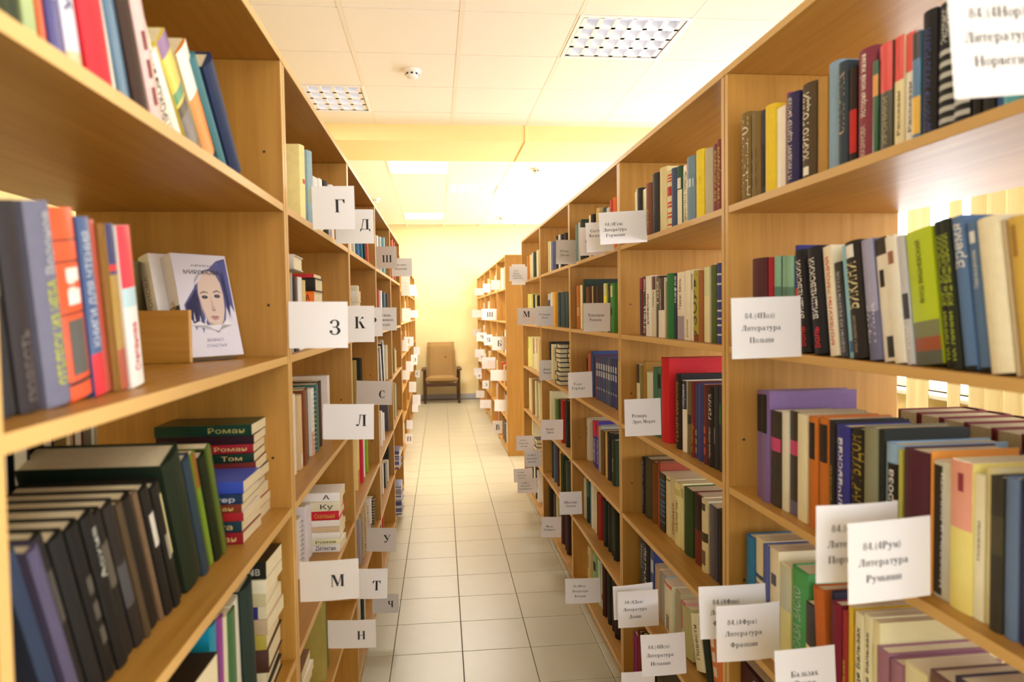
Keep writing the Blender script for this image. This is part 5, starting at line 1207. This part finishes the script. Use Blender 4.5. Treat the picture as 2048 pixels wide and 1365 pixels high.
# first left-row bookcase, third shelf: two columns of lying novels
A = [(.021, .165, .125, '82141e', 'P', GT('Роман')), (.021, .165, .125, '1e3c46', 'P', GT('Сага')), (.016, .165, .125, 'd2c8c3', 'P', dict(b=[(.5, 1, '961e23')])), (.016, .165, .125, '6e2d19', 'P', GT('Роман')), (.018, .165, .125, '1e3250', 'P', GT('Ветер', 'd2d7e6')), (.022, .165, .125, '3246aa', 'P', dict(b=[(.3, .6, '96aae6')], c='3c50b4'))]
stack('L', 1, 3, -.362, 1.345, A, desc='the near stack')
Bk = [(.022, .16, .12, 'cdbe96', 'P', {}), (.02, .16, .12, '821e23', 'P', {}), (.02, .16, .12, 'e1d7b4', 'P', {}), (.02, .165, .12, '3c3c5a', 'P', {}), (.022, .165, .12, '1e3228', 'P', GT('Том')), (.02, .165, .12, '6e2319', 'P', {}), (.018, .165, .12, '14321e', 'P', GT('Том')), (.018, .17, .12, '8c1923', 'P', GT('Роман')), (.018, .19, .12, '321923', 'P', {}), (.022, .19, .12, '143c2d', 'P', GT('Роман', 'b4aa64'))]
stack('L', 1, 3, -.372, 1.478, Bk, desc='the far stack')
# fourth shelf: tall stack at the far post and one thick book lying near the camera
stack('L', 1, 4, -.345, 1.43, [(.026, .19, .135, '282521', 'H', GT('Книга', 'aaa58c')), (.024, .19, .14, 'cdc3a0', 'P', {}), (.048, .165, .14, '46281e', 'H', {}), (.03, .165, .135, 'a0913c', 'P', {}), (.03, .165, .135, 'af9678', 'P', {}), (.026, .165, .135, 'c8be9b', 'P', dict(b=[(.55, .9, '2d2d6e')])), (.026, .165, .135, 'b4aa82', 'P', {}), (.027, .165, .135, 'e6dcb9', 'P', {}), (.034, .16, .12, '28261e', 'P', GT('Архив', 'bebeb4'))], desc='the tall stack')
stack('L', 1, 4, -.338, .955, [(.036, .19, .13, 'c8be9b', 'P', {}), (.034, .19, .13, '50372d', 'P', {}), (.036, .19, .13, 'dccdaa', 'P', {}), (.036, .19, .13, '2d3c50', 'P', {}), (.034, .19, .13, '6e2823', 'P', {}), (.034, .19, .13, '3c2d23', 'P', {}), (.05, .19, .13, '231e19', 'P', {})], 'FORE', desc='the near-side stack')
# second left-row bookcase
stack('L', 2, 4, -.318, 2.30, [(.026, .17, .12, 'e6e1dc', 'P', GT('Детектив', '6e6e78')), (.018, .17, .12, 'dcd7aa', 'P', GT('Роман', '78785a')), (.02, .17, .12, 'ebe6e1', 'P', {}), (.018, .165, .12, 'c3aa87', 'P', {}), (.02, .165, .12, 'e6e1dc', 'P', {}), (.03, .17, .13, 'b91428', 'H', GT('Сказание', 'd7a032')), (.03, .16, .12, 'd7cdaa', 'P', GT('Ку', '50463c')), (.028, .165, .12, 'f0ebe6', 'P', GT('А', '3c3c3c'))], desc='the stack')
stack('L', 2, 2, -.322, 1.96, [(.03, .15, .12, 'e6dcc8', 'P', {}), (.03, .15, .12, 'c8c3be', 'P', {}), (.03, .15, .12, 'e1dcd2', 'P', {}), (.028, .15, .12, 'd2c8b4', 'P', {}), (.034, .16, .125, 'f06419', 'P', GT('ЛОЧКА', '5a2310')), (.036, .16, .125, '231e19', 'H', {}), (.01, .15, .12, 'aa1e28', 'P', {})], desc='the stack')
stack('L', 2, 5, -.345, 1.76, [(.03, .16, .13, '3c3237', 'P', {}), (.03, .16, .13, 'e1d7c8', 'P', {}), (.03, .16, .12, '2d3246', 'P', {}), (.022, .16, .12, '8ca0b4', 'P', {}), (.02, .16, .12, 'd2beA0'.lower(), 'P', {}), (.02, .16, .12, 'e6dcd2', 'P', {}), (.024, .17, .13, '8c6450', 'P', dict(c='7d5a46'))], desc='the short stack')
stack('L', 2, 2, -.322, 1.675, [(.034, .17, .13, 'b9afa5', 'H', {})], desc='books laid on top', z0=.196)
stack('L', 3, 2, -.318, 3.0, [(.022, .16, .12, 'b4a08c', 'P', {}), (.03, .16, .12, 'd2cdc3', 'P', {}), (.03, .16, .12, 'e1d7be', 'P', {}), (.03, .16, .12, 'c3b9a5', 'P', {}), (.026, .16, .12, 'e6dcc8', 'P', {}), (.024, .16, .12, 'd7cdb4', 'P', GT('40', '46463c')), (.024, .155, .12, 'e6e1d2', 'P', {}), (.022, .155, .12, 'c8c3a5', 'P', {})], desc='the stack')
# fourth right-row bookcase, third shelf: dark books lying with the fore-edge out; fifth bookcase, fourth shelf
rg = random.Random(4)
for col_i, (xe, n, y0) in enumerate(((.70, 9, 3.98), (.742, 9, 3.80), (.81, 8, 4.08))):
    stack('R', 4, 3, xe, y0, [(.026+rg.uniform(-.002, .003), .17, .125, rg.choice(['1e231e', '28281e', '23281e']), 'H', dict(g='f0e6c3')) for _ in range(n)], 'FORE', desc=('the far column', 'the near column', 'the rear column')[col_i])
stack('R', 5, 5, .70, 4.98, [(.03, .17, .13, '2d2319', 'H', {}), (.03, .17, .13, '463219', 'H', {}), (.03, .17, .13, '1e1914', 'H', {}), (.028, .17, .13, '2d2819', 'H', {}), (.03, .17, .13, '3c3228', 'H', {})], 'FORE', desc='the stack', own=False)
# magazines in the fifth left-row bookcase
mg = random.Random(8); MC = ['5a5f96', '8c8ca0', 'c8c8d7', '3c4678', '96826e', 'c87846', 'e6e1dc', '46466e', 'aab4d2', '6e7896']
stack('L', 5, 5, -.265, 4.86, [(.008, .27, .2, mg.choice(MC), 'P', {}) for _ in range(15)], desc='the magazine pile', name='magazine')
stack('L', 5, 6, -.255, 4.86, [(.009, .28, .21, mg.choice(MC), 'P', {}) for _ in range(21)], desc='the magazine pile', name='magazine')

# books on the far sides of the first bookcases, seen across the shelf
for k in range(9):
    y = 1.34-.064*k; t = .058
    put_book(Matrix.Translation((XR+.415, y, LV[3]+TB/2+.0004)) @ Matrix.Rotation(math.pi, 4, 'Z'), t, .212, .15, '6e1e23', 'H', dict(g='d7cdaf'), 'maroon cloth-bound book of the rear set, %s from far end, third shelf, %s' % (ORD[k+1], case_name('R', 1)), 'maroon set behind the third-shelf books')
for k, (x, w, h, col) in enumerate(((-.735, .03, .2, '231e19'), (-.70, .012, .19, 'd7cda0'), (-.672, .034, .185, '461e19'), (-.634, .03, .185, '641914'), (-.598, .03, .2, '6e6441'))):
    put_book(Matrix.Translation((x, 1.455, LV[2]+TB/2+.0004)) @ BASE['STANDY'], w, h, .12, col, 'H', dict(t=[('Том', 'b4966e', .3, .7, .5)]) if w > .02 else {}, '%s book standing behind the low board, %s from rear, second shelf, %s' % (colour_name(col).replace(' ', '-'), ORD[k+1], case_name('L', 1)), 'small books behind the low board')
for k, (x, y, w, h, col) in enumerate(((-.70, .9, .03, .2, '231e19'), (-.70, .94, .03, .19, '7d5523'), (-.70, .98, .02, .19, '1e1e28'), (-.70, 1.01, .012, .19, 'beb4a0'), (-.70, 1.05, .04, .2, '191919'), (-.70, 1.12, .03, .21, '3c2319'), (-.70, 1.18, .02, .21, 'c8a05a'), (-.70, 1.21, .03, .2, '641e23'), (-.70, 1.26, .02, .21, 'aaa082'))):
    put_book(Matrix.Translation((x, y, LV[3]+TB/2+.0004)), w, h+.075, .12, col, 'H', {}, '%s book in the rear rank, %s from the camera, third shelf, %s' % (colour_name(col).replace(' ', '-'), ORD[k+1], case_name('L', 1)), 'rear rank on the third left shelf')

# low board and the two copies of the novel shown face-out (first left-row bookcase, second shelf)
bz = LV[2]+TB/2+.0004
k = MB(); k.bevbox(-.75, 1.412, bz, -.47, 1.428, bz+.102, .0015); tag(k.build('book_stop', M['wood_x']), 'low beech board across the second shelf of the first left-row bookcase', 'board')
def portrait_cover(parent, w, h, x):
    """the printed jacket: pale ground, a young face between sweeps of blue-violet hair; drawn on the front board (local plane y = const)"""
    def sheet(name, shapes, lift):
        q = MB()
        for pts, col in shapes: q.poly([(x[0]+u*w, x[1]-lift, v*h) for u, v in pts], lin(col))
        return q.build(name, M['ink'], parent)
    el = lambda cx, cy, rx, ry, n=22, a0=0, a1=360: [(cx+rx*math.cos(R(a0+(a1-a0)*k/n)), cy+ry*math.sin(R(a0+(a1-a0)*k/n))) for k in range(n)]
    sheet('jacket_ground', [([(.0, 0), (1, 0), (1, 1), (0, 1)], 'd9d6e4')], .0004)
    hair = [([(.08, .50), (.16, .56), (.30, .66), (.40, .78), (.52, .84), (.64, .86), (.80, .94), (.97, .97), (.98, .42), (.92, .50), (.88, .36), (.84, .48), (.78, .34), (.70, .30), (.60, .34), (.44, .26), (.40, .36), (.34, .22), (.29, .36), (.22, .25), (.17, .36), (.09, .33)], '56578c'),
            ([(.78, .92), (.98, .96), (.98, .46), (.90, .52), (.87, .74)], '5f66ae'), ([(.10, .49), (.22, .57), (.34, .66), (.36, .5), (.36, .34), (.24, .30), (.16, .36)], '3f3a68'), ([(.82, .80), (.90, .84), (.92, .52), (.86, .42)], '3f3c70')]
    sheet('jacket_hair', hair, .0006)
    face = [([(.36, .60), (.38, .70), (.44, .78), (.54, .83), (.64, .84), (.74, .80), (.80, .72), (.82, .60), (.80, .46), (.75, .36), (.67, .26), (.60, .22), (.53, .25), (.45, .34), (.39, .46)], 'd4beb2'), ([(.44, .34), (.56, .30), (.68, .29), (.75, .36), (.67, .26), (.60, .22), (.53, .25)], 'c4aba2'), ([(.36, .62), (.40, .46), (.45, .36), (.43, .36), (.37, .46)], 'b09691')]
    sheet('jacket_face', face, .0008)
    feat = [(el(.47, .575, .055, .018), '2d2837'), (el(.70, .585, .055, .018), '2d2837'), (el(.47, .577, .016, .016, 10), '7d8296'), (el(.70, .587, .016, .016, 10), '7d8296'),
            ([(.39, .615), (.47, .635), (.54, .62), (.54, .612), (.47, .622), (.39, .606)], '46363a'), ([(.63, .625), (.71, .645), (.78, .622), (.78, .614), (.71, .632), (.63, .616)], '46363a'),
            ([(.575, .60), (.60, .50), (.63, .455), (.60, .44), (.555, .45), (.565, .50)], 'bfa196'), ([(.555, .445), (.59, .435), (.635, .447), (.60, .452)], '8c6a64'),
            ([(.50, .375), (.56, .392), (.59, .385), (.62, .392), (.68, .377), (.60, .372)], '9a6468'), ([(.51, .372), (.60, .37), (.67, .374), (.63, .352), (.56, .350)], 'b47d7d')]
    sheet('jacket_features', feat, .0010)
    drip = [([(.0, .52), (.16, .60), (.34, .72), (.46, .80), (.50, .86), (.3, .9), (0, .9)], 'd9d6e4'), ([(.30, .68), (.40, .72), (.50, .80), (.46, .83), (.34, .76)], 'd9d2dc')]+[([(u, .34), (u+.03, .34), (u+.02, v)], 'd9d6e4') for u, v in ((.2, .44), (.3, .40), (.40, .42), (.5, .33), (.62, .31), (.72, .35), (.82, .44), (.9, .46))]+[([(.12, .30), (.9, .30), (.8, .36), (.6, .24), (.4, .30), (.3, .34)], 'e2dfe8')]
    sheet('jacket_brushwork', drip, .0012)
    for s, cx, cy, wd, ht, col in (('МИРОНОВА', .50, .82, .66, .04, '231f2d'), ('АРИНА', .52, .885, .42, .018, '6e6a78'), ('ВОЗРАСТ', .52, .155, .30, .028, 'a09cae'), ('СЧАСТЬЯ', .52, .10, .36, .028, 'a09cae')):
        q = MB(); V, F, tw, ch = text_polys(s)
        for f in F: q.poly([(x[0]+(cx+(V[i][0]/tw-.5)*wd)*w, x[1]-.0014, (cy+(V[i][1]/ch-.5)*ht)*h) for i in f], lin(col))
        q.build('jacket_lettering', M['ink'], parent)
ang = math.atan2(.095, .078)
for n in range(2):
    w, h, t = .122, .214, .036; nn = Vector((-.77, .63, 0))
    p = Vector((-.477, 1.429, bz))+nn*(t*1.02)*n-Vector((.635, .773, 0))*.024*n+Vector((0, 0, t*math.sin(R(15))))
    # book local: spine at x=0, width along +x; turn so that +x runs along the shelf direction, cover (local -y) faces the aisle
    mx = Matrix.Translation(p) @ Matrix.Rotation(ang, 4, 'Z') @ Matrix.Rotation(R(-15), 4, 'X') @ Matrix.Translation((0, t/2, 0))
    o = dict(c='e1dfe8', b=[(.5, 1, 'bfb8b4')] if n == 0 else [(.4, 1, 'c8c0b0')], t=[('МИРОНОВА', 'd7a046', .18, .56, .42)] if n == 0 else [('МИРОНОВА', '8c8278', .3, .8, .35)])
    b = put_book(mx, t, h, w, '231d28', 'P', o, ['white novel shown face-out with a printed face, leaning on the second left shelf', 'second copy leaning directly behind the face-out novel, second left shelf'][n], 'two copies of the face-out novel')
    if n == 0: portrait_cover(b, w, h, (0, -t/2))

# small books in the far blocks and the rest of the shelves: one mass
rf = random.Random(21); FC = ['ebe1b4', 'f0ebdc', 'c86e32', 'e6d28c', '8c5a32', '46503c', 'd7c8a0', 'f5f0e6', 'b43c28', 'e1e1dc', '5a6e8c', 'c8b478']
for side, ys in (('R', YR2), ('L', YL2)):
    for u in range(5):
        for row in range(1, 7):
            y = ys[u]+.03; zs = LV[row]+TB/2+.0004
            end = ys[u+1]-.03-rf.uniform(.1, .5)
            while y < end:
                t = rf.uniform(.018, .05); h = rf.uniform(.17, .25); back = rf.uniform(.02, .06)
                mx = Matrix.Translation((XR+back if side == 'R' else -.335-back, y+t/2, zs)) @ (Matrix.Identity(4) if side == 'R' else Matrix.Rotation(math.pi, 4, 'Z'))
                put_book(mx, t, h, .15, rf.choice(FC), 'P', {}, '', '', False); y += t+.001
o = STUFF.build('far_books', M['cloth']); tag(o, 'many small books on the distant shelves of both rows', 'books', None, 'stuff')

# ------------------------------------------------------------------ cards
for k, (cx, y, cz, w, h, roll, lines, label) in enumerate(CARDS): shelf_card(k, cx, y, cz, w, h, roll, lines, label)

# ------------------------------------------------------------------ armchair at the end wall
ch = empty('armchair', (.08, 11.22, 0)); tag(ch, 'brown upholstered armchair with dark wooden frame against the end wall', 'chair')
def part(name, m, fn, smooth=True):
    k = MB(); fn(k); return k.build(name, M[m], ch, smooth)
def slab(k, pts, t, nx=8, puff=.02):
    """padded slab between a lower edge (pts[0], pts[1]) and upper edge (pts[3], pts[2]), thickness t backwards"""
    a, b, c, d = [Vector(p) for p in pts]; n = (b-a).cross(d-a).normalized(); N = nx
    G2 = []
    for s in (1, -1):
        g = []
        for i in range(N+1):
            row = []
            for j in range(N+1):
                u, v = i/N, j/N; p = a.lerp(b, u).lerp(d.lerp(c, u), v); e = (min(u, 1-u, .18)/.18)**.5*(min(v, 1-v, .14)/.14)**.5
                row.append(p+n*s*(t/2*.35+e*(t/2*.65+puff*s*(s > 0))))
            g.append(row)
        G2.append(g)
    for s, g in enumerate(G2):
        for i in range(N):
            for j in range(N):
                q = [g[i][j], g[i+1][j], g[i+1][j+1], g[i][j+1]]
                k.poly(q if s == 0 else q[::-1])
    f, r = G2
    for i in range(N):
        for q in ((f[i][0], r[i][0], r[i+1][0], f[i+1][0]), (f[i][N], f[i+1][N], r[i+1][N], r[i][N]), (f[0][i], f[0][i+1], r[0][i+1], r[0][i]), (f[N][i], r[N][i], r[N][i+1], f[N][i+1])): k.poly(q)
part('backrest', 'fabric', lambda k: slab(k, [(-.245, .33, .34), (.245, .33, .34), (.215, .50, .955), (-.225, .50, .955)], .09))
part('seat_cushion', 'fabric', lambda k: slab(k, [(-.255, -.02, .385), (.255, -.02, .385), (.25, .42, .35), (-.25, .42, .35)], .11, puff=.015))
bt = part('button', 'dark_wood', lambda k: k.lathe([(0, 0), (.011, .001), (.012, -.004), (0, -.009)], 10))
bt.location = (.07, .335, .72); bt.rotation_euler.x = R(105)
part('seat_rail', 'dark_wood', lambda k: k.bevbox(-.262, -.01, .27, .262, .02, .325, .004), False)
for s in (-1, 1):
    part('side_rail', 'dark_wood', lambda k: k.bevbox(s*.262-.012, 0, .275, s*.262+.012, .46, .32, .004), False)
    part('front_leg', 'dark_wood', lambda k: (k.bar((s*.268, .0, 0), (s*.272, .01, .53), .030, .036)), False)
    part('rear_leg', 'dark_wood', lambda k: (k.bar((s*.262, .50, 0), (s*.262, .42, .53), .028, .036)), False)
    part('armrest', 'dark_wood', lambda k: k.bevbox(s*.285-.036, -.03, .525, s*.285+.036, .47, .55, .008), False)
